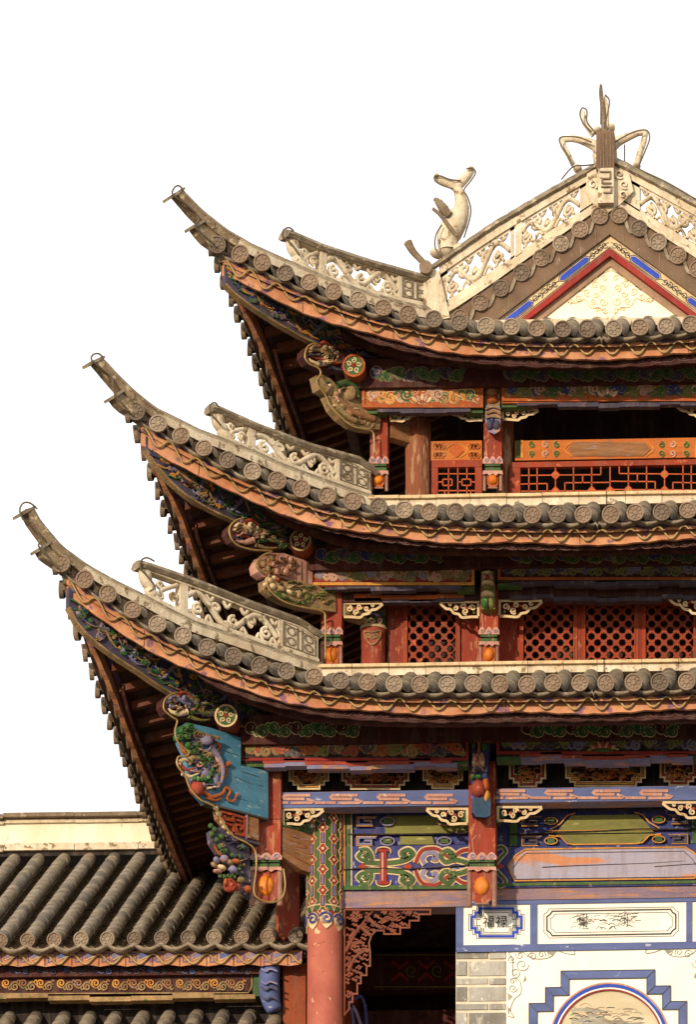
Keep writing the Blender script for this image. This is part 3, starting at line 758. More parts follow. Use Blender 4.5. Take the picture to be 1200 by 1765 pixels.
def painted_plank(x0, x1, y0, y1, Y, base, frame, cols, edge, lab=None, dep=.07, step=True, motif=True, under='slate'):
    mb = MB(); mp = plane(Y)
    mb.pbox(x0, y0, x1, y1, Y, dep, base)
    mb.ribbon(mp, [(x0 + 2.5, y0 + 2.5), (x1 - 2.5, y0 + 2.5), (x1 - 2.5, y1 - 3), (x0 + 2.5, y1 - 3)], 5, 0, .014, frame, closed=True)
    H = y1 - y0
    swirls(mb, mp, x0 + 8, x1 - 8, y0 + 5, y1 - 6, cols, .01, H * .1, edge, step=H * .62); swirls(mb, mp, x0 + 14, x1 - 12, y0 + 6, y1 - 8, cols[::-1], .008, H * .08, edge, step=H * .8)
    if motif:
        c = (x0 + x1) / 2; yy = y1 - H * .3
        for j, rr in enumerate((-2, -1, 0, 1, 2)):
            carve(mb, mp, [(c + rr * 6.5, yy - (6 - abs(rr) * 2), 3.8, 7, 'pinkish' if j % 2 else 'cream', rr * 22, .02)])
    o = part(mb, 'painted_plank', None, lab)
    if step:
        mb = MB(); stepped(mb, x0 + 26, x1 - 22, y1, Y + .006, dep, under); mb.pbox(x0, y1 + 1, x0 + 42, y1 + 10, Y + .03, .09, 'green'); mb.pbox(x1 - 30, y1 + 1, x1, y1 + 9, Y + .03, .09, 'green')
        part(mb, 'stepped_edge', o)
    return o
def frieze(x0, x1, y0, y1, Y, cols, edge='cream', lab=None, dep=.08, base='dark_red', span=None):
    mb = MB(); mp = plane(Y); mb.pbox(x0, y0, x1, y1, Y, dep, base)
    for a, b in (span or [(x0 + 5, x1 - 5)]): swirls(mb, mp, a, b, y1 - 30, y1 - 2, cols, .012, 4.2, edge, step=19)
    return part(mb, 'frieze_board', None, lab)
def purlin_end(px, py, r, Y, Yb, face, ring, body='red'):
    mb = MB(); c = P(px, py, Y); rr = r / 200
    mb.cyl((c[0], c[2]), rr, Y, Yb, body, 22)
    mp = plane(Y)
    ringp = [(px + (r - 2) * math.cos(R(q)), py + (r - 2) * math.sin(R(q))) for q in range(0, 360, 15)]
    mb.poly(mp, [(px + (r - 3) * math.cos(R(q)), py + (r - 3) * math.sin(R(q))) for q in range(0, 360, 15)], 0, .004, face)
    mb.ribbon(mp, ringp, 3.4, 0, .014, ring, closed=True)
    for k in range(5):
        q = R(72 * k - 90); mb.ribbon(mp, spiral(px + r * .45 * math.cos(q), py + r * .45 * math.sin(q), r * .24, 1.2, q, 1), 1.8, .003, .012, 'cream')
    carve(mb, mp, [(px, py, r * .2, r * .2, 'crimson', 0, .012)])
    return part(mb, 'purlin', None)
def column(pxc, w, y0, y1, Yc, mat, cap=None):
    c = P(pxc, (y0 + y1) / 2, Yc); r = w / 400; mb = MB(); n = 28
    z1, z0 = P(pxc, y0, Yc - r)[2], P(pxc, y1, Yc - r)[2]
    zs = [z0 + (z1 - z0) * i / 6 for i in range(7)]
    mb.tube([(c[0], Yc, z) for z in zs], [r * (1 + .02 * math.sin(i * 2.1)) for i in range(7)], mat, n)
    return mb, c[0], r

# ================================================================== top gable
Yg = .74
def band(mb, a0, b0, a1, b1, Y, dep, mt, yb=558):
    """Sloping band of the gable between two rake lines: apex heights a0<a1 and foot positions b0<b1 in the photograph."""
    z = lambda py: P(1052, py, Y)[2]
    zb = P(850, yb, Y)[2]; xb0, xb1 = P(b0, yb, Y)[0], P(b1, yb, Y)[0]
    m = lambda x, zz, h=0: (x, Y - h, zz)
    mb.poly(m, [(xb0, zb), (xb1, zb), (XC, z(a1)), (XC, z(a0))], -dep, 0, mt)
gable = empty('gable', (XC, Yg, P(1052, 560, Yg)[2]), None, None); gable.parent = ROOF[2]; gable.matrix_parent_inverse = Matrix.Identity(4)
gable['label'] = 'painted front gable with cream triangle'
mb = MB()
for fn in (x_id, x_mx):
    mb.xf = fn; band(mb, 352, 752, 404, 848, Yg - .09, .19, 'gable_brick')
    for q in range(1, 7):       # vertical joints of the gable bricks
        x = 840 + q * 31 + (6 if q % 2 else 0); t = (x - 848) / (1052 - 848); yb = 558 + (404 - 558) * t
        mb.ribbon(plane(Yg - .09), [(x, yb), (x + 1, yb - 30)], 1.2, 0, .003, 'plaster_dark')
part(mb, 'brick_border', gable)
mb = MB(); mp = plane(Yg - .06)
for fn in (x_id, x_mx):
    mb.xf = fn; band(mb, 404, 848, 428, 888, Yg - .06, .08, 'cream')
    C = lambda t, o=0: (868 + (1052 - 868) * t + o * .6, 558 + (416 - 558) * t + o * .8)
    for ta, tb in ((.0, .27), (.53, .80)):
        n_ = (-6 * .6, -6 * .8); pa, pb_ = C(ta), C(tb); u = ((pb_[0] - pa[0]), (pb_[1] - pa[1])); l = math.hypot(*u); u = (u[0] / l, u[1] / l); n_ = (-u[1], u[0])
        q = [(pa[0] + u[0] * 5, pa[1] + u[1] * 5)]
        pl = lambda s_, o: (pa[0] + u[0] * s_ + n_[0] * o, pa[1] + u[1] * s_ + n_[1] * o)
        mb.poly(mp, [pl(0, 0), pl(5, 4.5), pl(l - 5, 4.5), pl(l, 0), pl(l - 5, -4.5), pl(5, -4.5)], 0, .006, 'royal')
        mb.ribbon(mp, [pl(-3, 0), pl(4, 6.5), pl(l - 4, 6.5), pl(l + 3, 0), pl(l - 4, -6.5), pl(4, -6.5)], 1.1, 0, .004, 'ink', closed=True)
    for t in (.30, .345, .39, .435, .48, .83, .87, .91, .95):
        c = C(t); mb.ribbon(mp, spiral(c[0], c[1], 6, 1.2, t * 40, 1 if int(t * 20) % 2 else -1, 12), 1.3, 0, .004, 'ink')
        mb.ribbon(mp, smooth([(c[0] - 5, c[1] + 8), (c[0], c[1] - 1), (c[0] + 7, c[1] - 5)], 3), 1.1, 0, .004, 'ink')
    mb.ribbon(mp, [(850.5, 557), (1052, 406)], 1.2, 0, .004, 'ink'); mb.ribbon(mp, [(885, 557), (1052, 426)], 1.2, 0, .004, 'ink')
part(mb, 'painted_border', gable)
mb = MB()
for fn in (x_id, x_mx): mb.xf = fn; band(mb, 428, 888, 441, 903, Yg - .07, .09, 'crimson')
part(mb, 'red_molding', gable)
mb = MB()
for fn in (x_id, x_mx): mb.xf = fn; band(mb, 441, 903, 459, 927, Yg - .02, .04, 'taupe')
part(mb, 'taupe_border', gable)
mb = MB(); mp = plane(Yg)
for fn in (x_id, x_mx):
    mb.xf = fn; band(mb, 459, 927, 555, 1047, Yg, .04, 'gable_cream')
    o_ = lambda pts, wd=1.5: mb.ribbon(mp, pts, wd, 0, .006, 'gable_line')
    for cx, cy, r, t, a, d in ((1040, 497, 7, 1.3, 90, 1), (1026, 492, 7, 1.3, 0, -1), (1012, 504, 7, 1.2, 60, 1), (1028, 508, 6, 1.2, 200, -1), (998, 514, 7, 1.3, 30, 1), (1040, 520, 8, 1.2, 0, 1), (1022, 520, 6, 1.3, 120, -1), (984, 521, 6, 1.2, 0, -1), (1042, 480, 6, 1.1, 200, 1), (1043, 535, 6, 1.2, 20, 1), (1005, 492, 5, 1.2, 20, 1), (1030, 534, 5, 1.2, 20, -1)):
        o_(spiral(cx, cy, r, t, R(a), d, 12))
    o_(smooth([(1051, 466), (1036, 474), (1026, 484), (1012, 488), (1004, 500), (990, 506), (978, 520), (994, 522), (1008, 516), (1018, 530), (1036, 532), (1046, 545), (1051, 548)], 4))
    o_([(933, 553), (1051, 463)], 1.0)
part(mb, 'cream_panel', gable)
# plaster ledge under the gable
mb = MB()
for fn in (x_id, x_mx):
    mb.xf = fn; z1, z0 = P(900, 553, Yg - .1)[2], P(900, 566, Yg - .1)[2]; x = LV[2]['XT'] + .05
    while x < XC: x2 = min(x + .33, XC); mb.box(x, x2 - .004, Yg - .12 + rnd.uniform(-.004, .004), Yg + .1, z0, z1, 'plaster'); x = x2
part(mb, 'ridge_strip', ROOF[2])
# verge: tiles along the rake, the slopes behind and the pierced ridge above
rake_px = [(793.7, 546.7), (828, 521.7), (863, 496.7), (899, 469.6), (933, 444.5), (967, 420), (1000, 395.5), (1034, 371.5)]
Yv = .62
mb = MB()
for fn in (x_id, x_mx):
    mb.xf = fn
    prev = None
    for px, py in rake_px:
        c = P(px, py, Yv); eave_disc(mb, c[0], Yv, c[2]); tile_tube(mb, [(c[0], Yv, c[2]), (c[0], Yv + .2, c[2] + .01), (c[0], Yv + .42, c[2] + .01)])
        if prev:
            m = ((c[0] + prev[0]) / 2, (c[2] + prev[2]) / 2)
            pts = [(prev[0] + .05, prev[2] - .03), (m[0], m[1] - .075), (c[0] - .05, c[2] - .03)]
            q = smooth(pts, 4); mb.ribbon(lambda x, z, h=0: (x, Yv + .01 - h, z), q, .026, -.3, 0, 'tile')
            mb.ribbon(lambda x, z, h=0: (x, Yv + .05 - h, z), [(prev[0], prev[2] + .02), (c[0], c[2] + .02)], .13, -.3, 0, 'mortar')
        prev = c
part(mb, 'verge_tiles', ROOF[2])
mb = MB(); pts = [P(px, py, Yv) for px, py in rake_px]; pts = [(LV[2]['XT'], 0, LV[2]['zT'] - .05)] + pts
za = pts[-1][2] + (XC - pts[-1][0]) * .72; pts.append((XC, 0, za)); yb = 2 * YC - Yv
for fn in (x_id, x_mx):
    mb.xf = fn
    for a, b in zip(pts, pts[1:]):
        mb.hexa([(a[0], Yv + .12, a[2] - .13), (b[0], Yv + .12, b[2] - .13), (b[0], Yv + .12, b[2] - .03), (a[0], Yv + .12, a[2] - .03),
                 (a[0], yb, a[2] - .13), (b[0], yb, b[2] - .13), (b[0], yb, b[2] - .03), (a[0], yb, a[2] - .03)], 'tile')
    y = Yv + .8
    while y < yb - .5:
        tile_tube(mb, [(p[0], y, p[2] - .02) for p in pts]) if False else mb.tube([(p[0], y, p[2] - .02) for p in pts], .06, 'tile', 6); y += .25
part(mb, 'main_slope', ROOF[2])
mb = MB(); mb.box(XC - .08, XC + .08, Yv + .3, yb - .3, za - .05, za + .32, 'plaster'); mb.box(XC - .11, XC + .11, Yv + .3, yb - .3, za + .32, za + .38, 'ridge_cap'); part(mb, 'main_ridge', ROOF[2])
mb = MB(); mb.box(LV[2]['XT'] + .1, 2 * XC - LV[2]['XT'] - .1, 2 * YC - .9, 2 * YC - .8, LV[2]['zT'], LV[2]['zT'] + .1, 'gable_brick')
mb.poly(lambda x, z, h=0: (x, 2 * YC - .8 - h, z), [(LV[2]['XT'] + .1, LV[2]['zT']), (2 * XC - LV[2]['XT'] - .1, LV[2]['zT']), (XC, za - .1)], 0, .1, 'gable_brick'); part(mb, 'rear_gable', ROOF[2])

bot_l = [(748, 553), (800, 522), (850, 488), (930, 431), (1000, 383), (1050, 348)]
top_l = [(738, 466), (790, 429), (850, 388), (940, 335), (1025, 287), (1050, 274)]
Yr = .68
def verge_ridge(fn):
    mb = MB(fn)
    def mp(x, v, h=0.0): return P(x, interp(bot_l, x) * (1 - v) + (interp(top_l, x) + 6) * v, Yr - h)
    def seg(xa, xb, v0, v1, h, mt, n=8):
        mb.poly(mp, [(xa + (xb - xa) * i / n, v0) for i in range(n + 1)] + [(xb - (xb - xa) * i / n, v1) for i in range(n + 1)], -h - .08, h, mt)
    N = 26; vs = []; fs = []; prof = [(.06, 2), (.045, -3), (0, -6), (-.13, -6), (-.17, 2), (-.13, 7), (.03, 7)]
    xs = [739 + (1047 - 739) * i / N for i in range(N + 1)]
    for i, x in enumerate(xs):
        for h, up in prof: vs.append(P(x, interp(top_l, x) + up + (i % 2) * .8, Yr - h))
    for i in range(N):
        for k in range(7): fs.append((i * 7 + k, i * 7 + (k + 1) % 7, (i + 1) * 7 + (k + 1) % 7, (i + 1) * 7 + k))
    fs += [tuple(range(7)), tuple(range(N * 7, N * 7 + 7))]; mb.add(vs, fs, 'ridge_cap')
    seg(757, 1047, .82, 1.0, .02, 'plaster'); seg(757, 1047, .74, .83, .0, 'plaster'); seg(752, 1047, -.16, .02, -.03, 'plaster')
    seg(752, 1047, .0, .1, .04, 'plaster'); seg(756, 1047, .1, .24, .0, 'plaster')
    seg(756, 772, .2, .8, .0, 'plaster'); seg(880, 887, .2, .8, .0, 'plaster'); seg(889, 900, .2, .8, .01, 'plaster'); seg(1000, 1047, .2, .9, .0, 'plaster')
    def st(pts, wd=5.5):
        wd *= 1.3; q = smooth(pts, 5); mb.tube([mp(x, v, -.03) for x, v in q], [wd / 400] * len(q), 'plaster', 6, flat=1.5)
    def sc(cx, v, r, t, a, d, wd=5.5):
        wd *= 1.3
        H = interp(bot_l, cx) - interp(top_l, cx) - 6
        mb.tube([mp(cx + x, v - y / H + x * .0, -.03) for x, y in spiral(0, 0, r, t, R(a), d)], [wd / 400] * (max(8, int(t * 12)) + 1), 'plaster', 6, flat=1.5)
    for xa, xb in ((772, 880), (900, 1000)):
        W = xb - xa
        st([(xa + W * t, .48 + .2 * math.sin(t * 9.5 + .5)) for t in [i / 10 for i in range(11)]], 7)
        for i, t in enumerate((.1, .27, .45, .63, .82)):
            s_ = 1 if i % 2 else -1; sc(xa + W * t, .49 + s_ * .09, 10, 1.3, 90 * s_, s_, 5.5)
            st([(xa + W * t - 6, .24), (xa + W * t + 2, .36), (xa + W * t + 9, .26)], 4.5); st([(xa + W * t + 2, .78), (xa + W * t + 8, .66), (xa + W * t + 14, .76)], 4.5)
    # rolled tile and upturned hook at its foot
    c0 = [P(x, y, Yr) for x, y in smooth([(748, 478), (738, 462), (726, 449), (712, 434), (703, 418)], 4)]
    mb.tube(c0, [.04 - .012 * math.sin(i / 16 * 3.1) for i in range(len(c0))], 'plaster_dark', 8)
    mb.poly(plane(Yr - .03), [(716, 482), (744, 462), (757, 468), (776, 548), (744, 554), (716, 534)], -.1, .02, 'plaster')
    c = P(735, 466, Yr - .05); mb.cyl((c[0], c[2]), .058, Yr - .12, Yr + .14, 'tile_end', 16)
    return part(mb, 'verge_ridge', ROOF[2])
verge_ridge(x_id); verge_ridge(x_mx)
# plaster knot at the apex
mb = MB()
mp = plane(Yr - .07)
mb.poly(mp, [(1012, 300), (1040, 284), (1085, 300), (1092, 330), (1070, 352), (1047, 368), (1024, 354), (1010, 330)], -.16, -.02, 'plaster')
mb.pbox(1031, 290, 1058, 350, Yr - .13, .12, 'plaster')
for pts in ([(1034, 296), (1052, 296), (1052, 308), (1038, 308), (1038, 316), (1054, 316)], [(1036, 322), (1054, 322), (1054, 332), (1040, 332)]):
    mb.ribbon(plane(Yr - .13), pts, 2.5, 0, .015, 'plaster_dark')
for cx, cy, d in ((1044, 344, 1), (1022, 318, -1), (1076, 318, 1), (1074, 336, -1), (1068, 300, 1)): mb.ribbon(plane(Yr - .05), spiral(cx, cy, 8, 1.3, 1, d), 3, -.02, .02, 'plaster')
mb.pbox(1028, 226, 1059, 292, Yr - .12, .2, 'gable_brick')
for x in (1035, 1041, 1047, 1053): mb.ribbon(plane(Yr - .12), [(x, 230), (x + .5, 288)], 1.2, 0, .008, 'plaster_dark')
part(mb, 'apex_post', ROOF[2])

# sculptures on the ridge, and the wires that hold lights round them
def stone_fig(name, strokes, blobs, Y, label, cat, foot):
    o = empty(name, P(*foot, Y), label, cat); mb = MB()
    for pts, rs, m in strokes:
        q = smooth(pts, 4); n = len(q); rr = [float(np.interp(i / (n - 1), np.linspace(0, 1, len(rs)), rs)) / 200 for i in range(n)]
        mb.tube([P(x, y, Y) for x, y in q], rr, m, 12)
    for x, y, rx, ry, m, rot, dy in blobs: mb.blob(P(x, y, Y + dy), (rx / 200, .07, ry / 200), m, 12, 8, rot=R(-rot), jit=.04)
    b = mb.build('body', o); return o
fish = stone_fig('fish_sculpture', [
    ([(772, 432), (772, 414), (777, 399), (786, 383), (795, 363), (794, 341), (789, 326), (786, 318)], [16, 19, 22, 21, 15, 10, 8, 8], 'plaster'),
    ([(789, 326), (778, 318), (764, 313), (753, 306)], [8, 8, 7, 5], 'plaster'),
    ([(787, 324), (796, 314), (806, 303), (814, 294)], [8, 8.5, 8, 5.5], 'plaster')],
    [(769, 424, 15, 18, 'plaster', 0, 0),  (752, 438, 12, 7, 'plaster', 20, 0), (790, 430, 12, 8, 'plaster', -30, 0), (753, 306, 5, 5, 'plaster', 0, 0), (813, 294, 5.5, 5, 'plaster', 0, 0)],
    Yr + .03, 'pale plaster fish with forked tail raised, on the sloping ridge left of the gable', 'sculpture', (770, 440))
mb = MB()
for pts, rs in (([(775, 372), (766, 362), (757, 350), (749, 343)], [6, 9, 7, 3]), ([(788, 408), (775, 392), (760, 372), (746, 360)], [3, 4, 3.5, 3])):
    q = smooth(pts, 4); mb.tube([P(x, y, Yr - .08) for x, y in q], [float(np.interp(i / (len(q) - 1), np.linspace(0, 1, 4), rs)) / 200 for i in range(len(q))], 'plaster_dark', 8)
for i in range(5): mb.ribbon(plane(Yr - .085), [(753 + i * 4, 346 + i * 5), (762 + i * 4, 344 + i * 5)], 2, -.02, .02, 'plaster')
mb.build('fin', fish)
finial = stone_fig('beast_sculpture', [
    ([(1040, 262), (1022, 250), (1000, 242), (985, 240), (970, 242)], [12, 9, 6.5, 5.5, 5], 'plaster'),
    ([(970, 241), (971, 252), (980, 268), (988, 284)], [5, 5.5, 5, 4.5], 'plaster'),
    ([(1048, 258), (1066, 244), (1085, 236), (1100, 230), (1113, 229)], [12, 9, 6.5, 5.5, 5], 'plaster'),
    ([(1113, 229), (1110, 245), (1104, 262), (1097, 286)], [5, 5.5, 5.5, 5], 'plaster'),
    ([(1024, 232), (1016, 224), (1008, 210), (1004, 192)], [7, 5, 5.5, 4], 'plaster'),
    ([(1044, 250), (1042, 215), (1040, 188), (1037, 165), (1036, 148)], [10, 6, 4.5, 3.5, 2.5], 'plaster_dark'),
    ([(1046, 222), (1047, 200), (1045, 180), (1042, 168)], [4, 4, 3.5, 3], 'plaster')],
    [(1043, 268, 22, 32, 'plaster', 0, .05), (1055, 221, 6, 6, 'plaster', 0, 0), (996, 292, 8, 6, 'plaster', 0, 0), (1098, 287, 7, 5, 'plaster', 0, 0), (1030, 226, 7, 6, 'plaster', 0, 0)],
    Yr + .1, 'pale plaster beast with splayed bent legs and an upright tail, crouching on the gable peak', 'sculpture', (1043, 300))
def wire(pts, Y, r=.007, mb=None, mt='wire', k=5, D=None):
    q = smooth(pts, k); (mb).tube([(D or plane(Y))(x, y, 0) for x, y in q], r, mt, 6)
mb = MB()
wire([(757, 440), (750, 425), (752, 405), (762, 388)], Yr - .1, mb=mb)
wire([(800, 410), (808, 385), (812, 362), (806, 340), (800, 328), (812, 312), (820, 298), (814, 290), (804, 292)], Yr - .03, mb=mb)
wire([(795, 312), (776, 310), (760, 304), (750, 304), (750, 312), (762, 320), (780, 326)], Yr - .03, mb=mb)
tag(mb.build('light_wire'), 'thin dark wire traced round the fish sculpture', 'wire')
mb = MB()
wire([(988, 290), (978, 268), (966, 248), (966, 238), (980, 236), (1000, 238), (1020, 246)], Yr, mb=mb)
wire([(1020, 228), (1006, 214), (1000, 198), (1004, 187), (1012, 192), (1012, 210), (1022, 224)], Yr, mb=mb)
wire([(1060, 246), (1080, 234), (1100, 226), (1116, 226), (1120, 240), (1112, 262), (1102, 288), (1110, 296), (1150, 315), (1200, 344)], Yr, mb=mb)
wire([(1036, 146), (1034, 160), (1036, 185), (1036, 215)], Yr, mb=mb); wire([(1044, 212), (1050, 185), (1050, 172), (1043, 164)], Yr, mb=mb)
wire([(968, 310), (988, 288), (1008, 286), (1024, 284)], Yr - .1, mb=mb)
tag(mb.build('light_wire'), 'thin dark wire traced round the beast sculpture on the gable peak', 'wire')
mb = MB(); mb.tube([P(1077, 292, Yr + .2), P(1077, 250, Yr + .2)], .006, 'wire', 6); tag(mb.build('antenna'), 'thin upright metal rod beside the beast on the gable peak', 'rod')

# ================================================================== rope lights
def eave_rope(lv, fn, label, name='rope_light', amp=.05, cz=-.128):
    mb = MB(fn); m = eave_map(lv, .07); E = end_of(fn) if fn is not x_id else 2 * XC - lv['Xe'] - .3
    pts = []; x = lv['Xe'] + .08; x0 = x
    while x < E:
        t = (x - x0) / PITCH; a = amp * (.9 + .15 * math.sin(t * 1.7)); xx = x if x < XC else x
        xe = x if x <= XC else 2 * XC - x
        p = m(xe, cz + a * math.cos(2 * math.pi * t + .4 * math.sin(t * .9)), .004); pts.append((x, p[1], p[2])); x += PITCH / 16
    mb.tube(pts, .0098, 'rope' if fn is x_id else 'wire', 6); return tag(mb.build(name), label, 'rope light', 'rope lights along the eaves')
for k, lv in enumerate(LV):
    eave_rope(lv, x_id, 'wavy tan rope light along the front edge of the %s eave' % names_pos[k])
    eave_rope(lv, x_sw, 'wavy tan rope light along the receding left edge of the %s eave' % names_pos[k])
def horn_rope(k, loops):
    for i, l in enumerate(loops):
        mb = MB(); wire(l, 0, .008, mb, 'wire', D=lambda x, y, h: Dg(x, y, .075))
        tag(mb.build('light_wire'), ('thin wire looped round the horn of the %s left eave', 'thin wire looped round the outer end of the %s pierced ridge')[i] % names_pos[k], 'wire')
horn_rope(0, [[(56, 882), (44, 872), (32, 872), (26, 884), (32, 900), (50, 916), (64, 934), (58, 944), (64, 952), (76, 966), (92, 985)], [(258, 972), (246, 966), (236, 970), (234, 984), (246, 998), (258, 1015), (250, 1024)]])
horn_rope(1, [[(170, 622), (162, 615), (152, 617), (150, 626), (166, 640), (184, 656), (188, 680), (196, 694), (216, 716)], [(368, 706), (362, 699), (354, 704), (356, 718), (372, 738)]])
horn_rope(2, [[(308, 334), (300, 326), (292, 330), (290, 342), (312, 358), (330, 374), (334, 386), (328, 396), (344, 412), (362, 428)], [(498, 404), (490, 398), (480, 403), (480, 414), (494, 426), (508, 446)]])

# ================================================================== fronts of the storeys
def mpx(px, py, Y):                      # photo position of the mirror image of a point
    p = P(px, py, Y); q = (2 * XC - p[0] - CX, Y - CY)
    r = q[0] * math.cos(PSI) + q[1] * math.sin(PSI); f = -q[0] * math.sin(PSI) + q[1] * math.cos(PSI)
    return PX + F * r / f
def both(fn, a, b, py, Y, *rest, **kw):
    o = fn(a, b, *rest, **kw); c, d = mpx(b, py, Y), mpx(a, py, Y); o2 = fn(c, d, *rest, **kw); return o, o2
def wall_box(a, b, c, d, Y, dep, m, name, lab=None, par=None):
    mb = MB(); mb.pbox(a, b, c, d, Y, dep, m); return part(mb, name, par, lab)

# ---------- top storey (post plane .36, columns .617)
Y3 = .36; E3 = mpx(637, 700, Y3)
frieze(612, E3 + 25, 612, 661, Y3 - .22, ['green', 'slate', 'green'], 'taupe', span=[(640, 800), (870, 1240)], lab='dark frieze board with green scrolls under the top eave')
painted_plank(624, 833, 664, 703, Y3 - .16, 'orange', 'orange', ['orange', 'pinkish', 'gold', 'green'], 'cream', 'orange painted plank with a lotus')
painted_plank(865, mpx(865, 690, Y3), 656, 692, Y3 - .16, 'orange', 'orange', ['green', 'blue', 'olive', 'pinkish'], 'olive', 'orange and blue painted plank of clouds')
painted_plank(mpx(833, 690, Y3), mpx(624, 690, Y3), 650, 690, Y3 - .16, 'orange', 'orange', ['orange', 'pinkish', 'gold', 'green'], 'cream')
for a, b in ((840, 1246),): pass
for xp, xt, y0, y1 in ((672, 724, 708, 727), (833, 772, 707, 726), (866, 930, 704, 725), (mpx(865, 700, Y3), mpx(930, 700, Y3), 698, 720)): small_bracket(xp, xt, y0, y1, Y3 - .02)
for a, b, k_ in ((637, 669, 0), (833, 866, 1)):
    lab = ('corner post that hangs in the air at the top storey', 'hanging post in the middle of the top storey')[k_]
    top = 713 if k_ == 0 else 700
    lotus_post(a, b, top, 795, 842, Y3, .17, lab)
    lotus_post(mpx(b, 800, Y3), mpx(a, 800, Y3), top - 8, 788, 835, Y3, .17)
# round columns
mb, cx3, r3 = column(721, 45, 706, 880, .617, 'old_column'); part(mb, 'column', None, 'cracked old brown round column of the top storey')
for px in (871, mpx(871, 800, .617), mpx(721, 800, .617)): mb, _, _ = column(px, 30 if px < 1100 or px > 1300 else 45, 698, 880, .66, 'old_column'); part(mb, 'column')
# lattice windows
def grid_window(x0, x1, y0, y1, Y, bars, diamonds, frame, lab=None):
    o = empty('lattice_window', P((x0 + x1) / 2, y1, Y), None, None); o.parent = tower; o.matrix_parent_inverse = tower.matrix_world.inverted()
    if lab: o['label'] = lab
    f = MB(); l, t, r, b = frame
    f.pbox(x0 - l, y0 - t, x1 + r, y0, Y - .02, .06, 'lattice_red'); f.pbox(x0 - l, y0 + .1, x0, y1 + b, Y - .017, .06, 'lattice_red'); f.pbox(x1, y0 + .1, x1 + r, y1 + b, Y - .017, .06, 'lattice_red')
    f.build('frame', o)
    g_ = MB(); mp = plane(Y)
    for q in bars: g_.ribbon(mp, [(q[0], q[1]), (q[2], q[3])], 2.0, -.012, .008, 'lattice_bar')
    for x, y in diamonds:
        w_ = 9; st = [(x, y - w_)]
        pts = []
        for i in range(16): 
            q = R(i * 22.5 - 90); rr = w_ / (abs(math.cos(q)) + abs(math.sin(q))) * (1.0 if i % 2 == 0 else .9); pts.append((x + rr * math.cos(q), y + rr * math.sin(q)))
        g_.poly(mp, pts, -.02, .016, 'lattice_bar')
        g_.ribbon(mp, [(x - 4, y), (x + 4, y)], 1, .015, .02, 'gold'); g_.ribbon(mp, [(x, y - 4), (x, y + 4)], 1, .015, .02, 'gold')
    g_.build('lattice', o); return o
Z4 = lambda x, y: (820 + x / 3.158, 600 + y / 3.158)
def bars4(lst): return [(*Z4(a, b), *Z4(c, d)) for a, b, c, d in lst]
half = [(290, 645, 290, 822), (335, 645, 335, 822), (390, 737, 390, 822), (435, 645, 435, 822), (486, 730, 486, 822), (533, 640, 533, 822), (583, 690, 583, 735), (632, 640, 632, 820), (682, 640, 682, 690),
        (245, 693, 682, 689), (245, 740, 390, 737), (486, 733, 732, 731), (245, 779, 732, 776), (732, 640, 732, 818)]
bb = bars4(half); xm = Z4(732, 0)[0]
bb = bb + [(2 * xm - a, b - 2.0, 2 * xm - c, d - 2.0) for a, b, c, d in bb[:-1]]
dd = [Z4(435, 691), Z4(435, 778), Z4(632, 776), Z4(732, 775)]; dd = dd + [(2 * xm - a, b - 1.5) for a, b in dd[:3]]
YL = .56
grid_window(897, 1205, 803, 862, YL, bb, dd, (18, 9, 18, 0), 'wide red lattice window with diamond bosses in the top storey')
Z3 = lambda x, y: (500 + x / 3, 560 + y / 3)
hb = [(820, 737, 820, 900), (868, 737, 868, 900), (915, 737, 915, 800), (915, 830, 915, 900), (765, 770, 958, 770), (765, 812, 790, 812), (790, 798, 838, 798), (790, 798, 790, 830), (838, 798, 838, 830), (790, 830, 838, 830), (890, 798, 935, 798), (935, 798, 935, 830), (890, 830, 935, 830), (890, 798, 890, 830),
      (765, 857, 958, 857), (800, 857, 800, 900), (935, 857, 935, 900), (765, 885, 820, 885), (915, 885, 958, 885), (868, 812, 890, 812), (935, 812, 958, 812)]
l2 = [(*Z3(a, b), *Z3(c, d)) for a, b, c, d in hb]
grid_window(755, 819, 805, 862, YL, l2, [], (11, 12, 12, 0), 'narrow red lattice window between the corner column and the hanging post')
xa = mpx(819, 800, YL); grid_window(xa, mpx(755, 800, YL), 798, 855, YL, [(xa + (819 - a), b - 7, xa + (819 - c), d - 7) for a, b, c, d in l2], [], (12, 12, 11, 0))
def cartouche(x0, x1, y0, y1, Y, lab, green_ends=True, a=.0):
    mb = MB(); mp = plane(Y); mb.pbox(x0, y0, x1, y1, Y, .06, 'panel_orange'); H = y1 - y0; ym = (y0 + y1) / 2
    ew = min(85, (x1 - x0) * .28)
    for s_, xe in ((1, x0), (-1, x1)):
        X = lambda t: xe + s_ * t
        if green_ends:
            mb.poly(mp, [(X(2), y0 + 2), (X(9), y0 + 2), (X(9), y1 - 2), (X(2), y1 - 2)], 0, .006, 'green'); mb.poly(mp, [(X(10), y0 + 2), (X(14), y0 + 2), (X(14), y1 - 2), (X(10), y1 - 2)], 0, .006, 'gold')
        for t, c in ((.35, 'green'), (.62, 'pinkish'), (.85, 'green')):
            for q in (-1, 1): line2(mb, mp, spiral(X(ew * t), ym + q * H * .22, H * .17, 1.2, R(90 * q), q * s_, 12), 2.6, .01, c if green_ends else 'orange', 'gold')
        mb.ribbon(mp, smooth([(X(ew + 14), y0 + 4), (X(ew), ym), (X(ew + 14), y1 - 4)], 3), 1.6, 0, .008, 'gold')
    mb.poly(mp, [(x0 + ew + 6, ym), (x0 + ew + 17, y0 + 5), (x1 - ew - 17, y0 + 5), (x1 - ew - 6, ym), (x1 - ew - 17, y1 - 5), (x0 + ew + 17, y1 - 5)], 0, .008, 'wood' if green_ends else 'orange')
    return part(mb, 'painted_panel', None, lab)
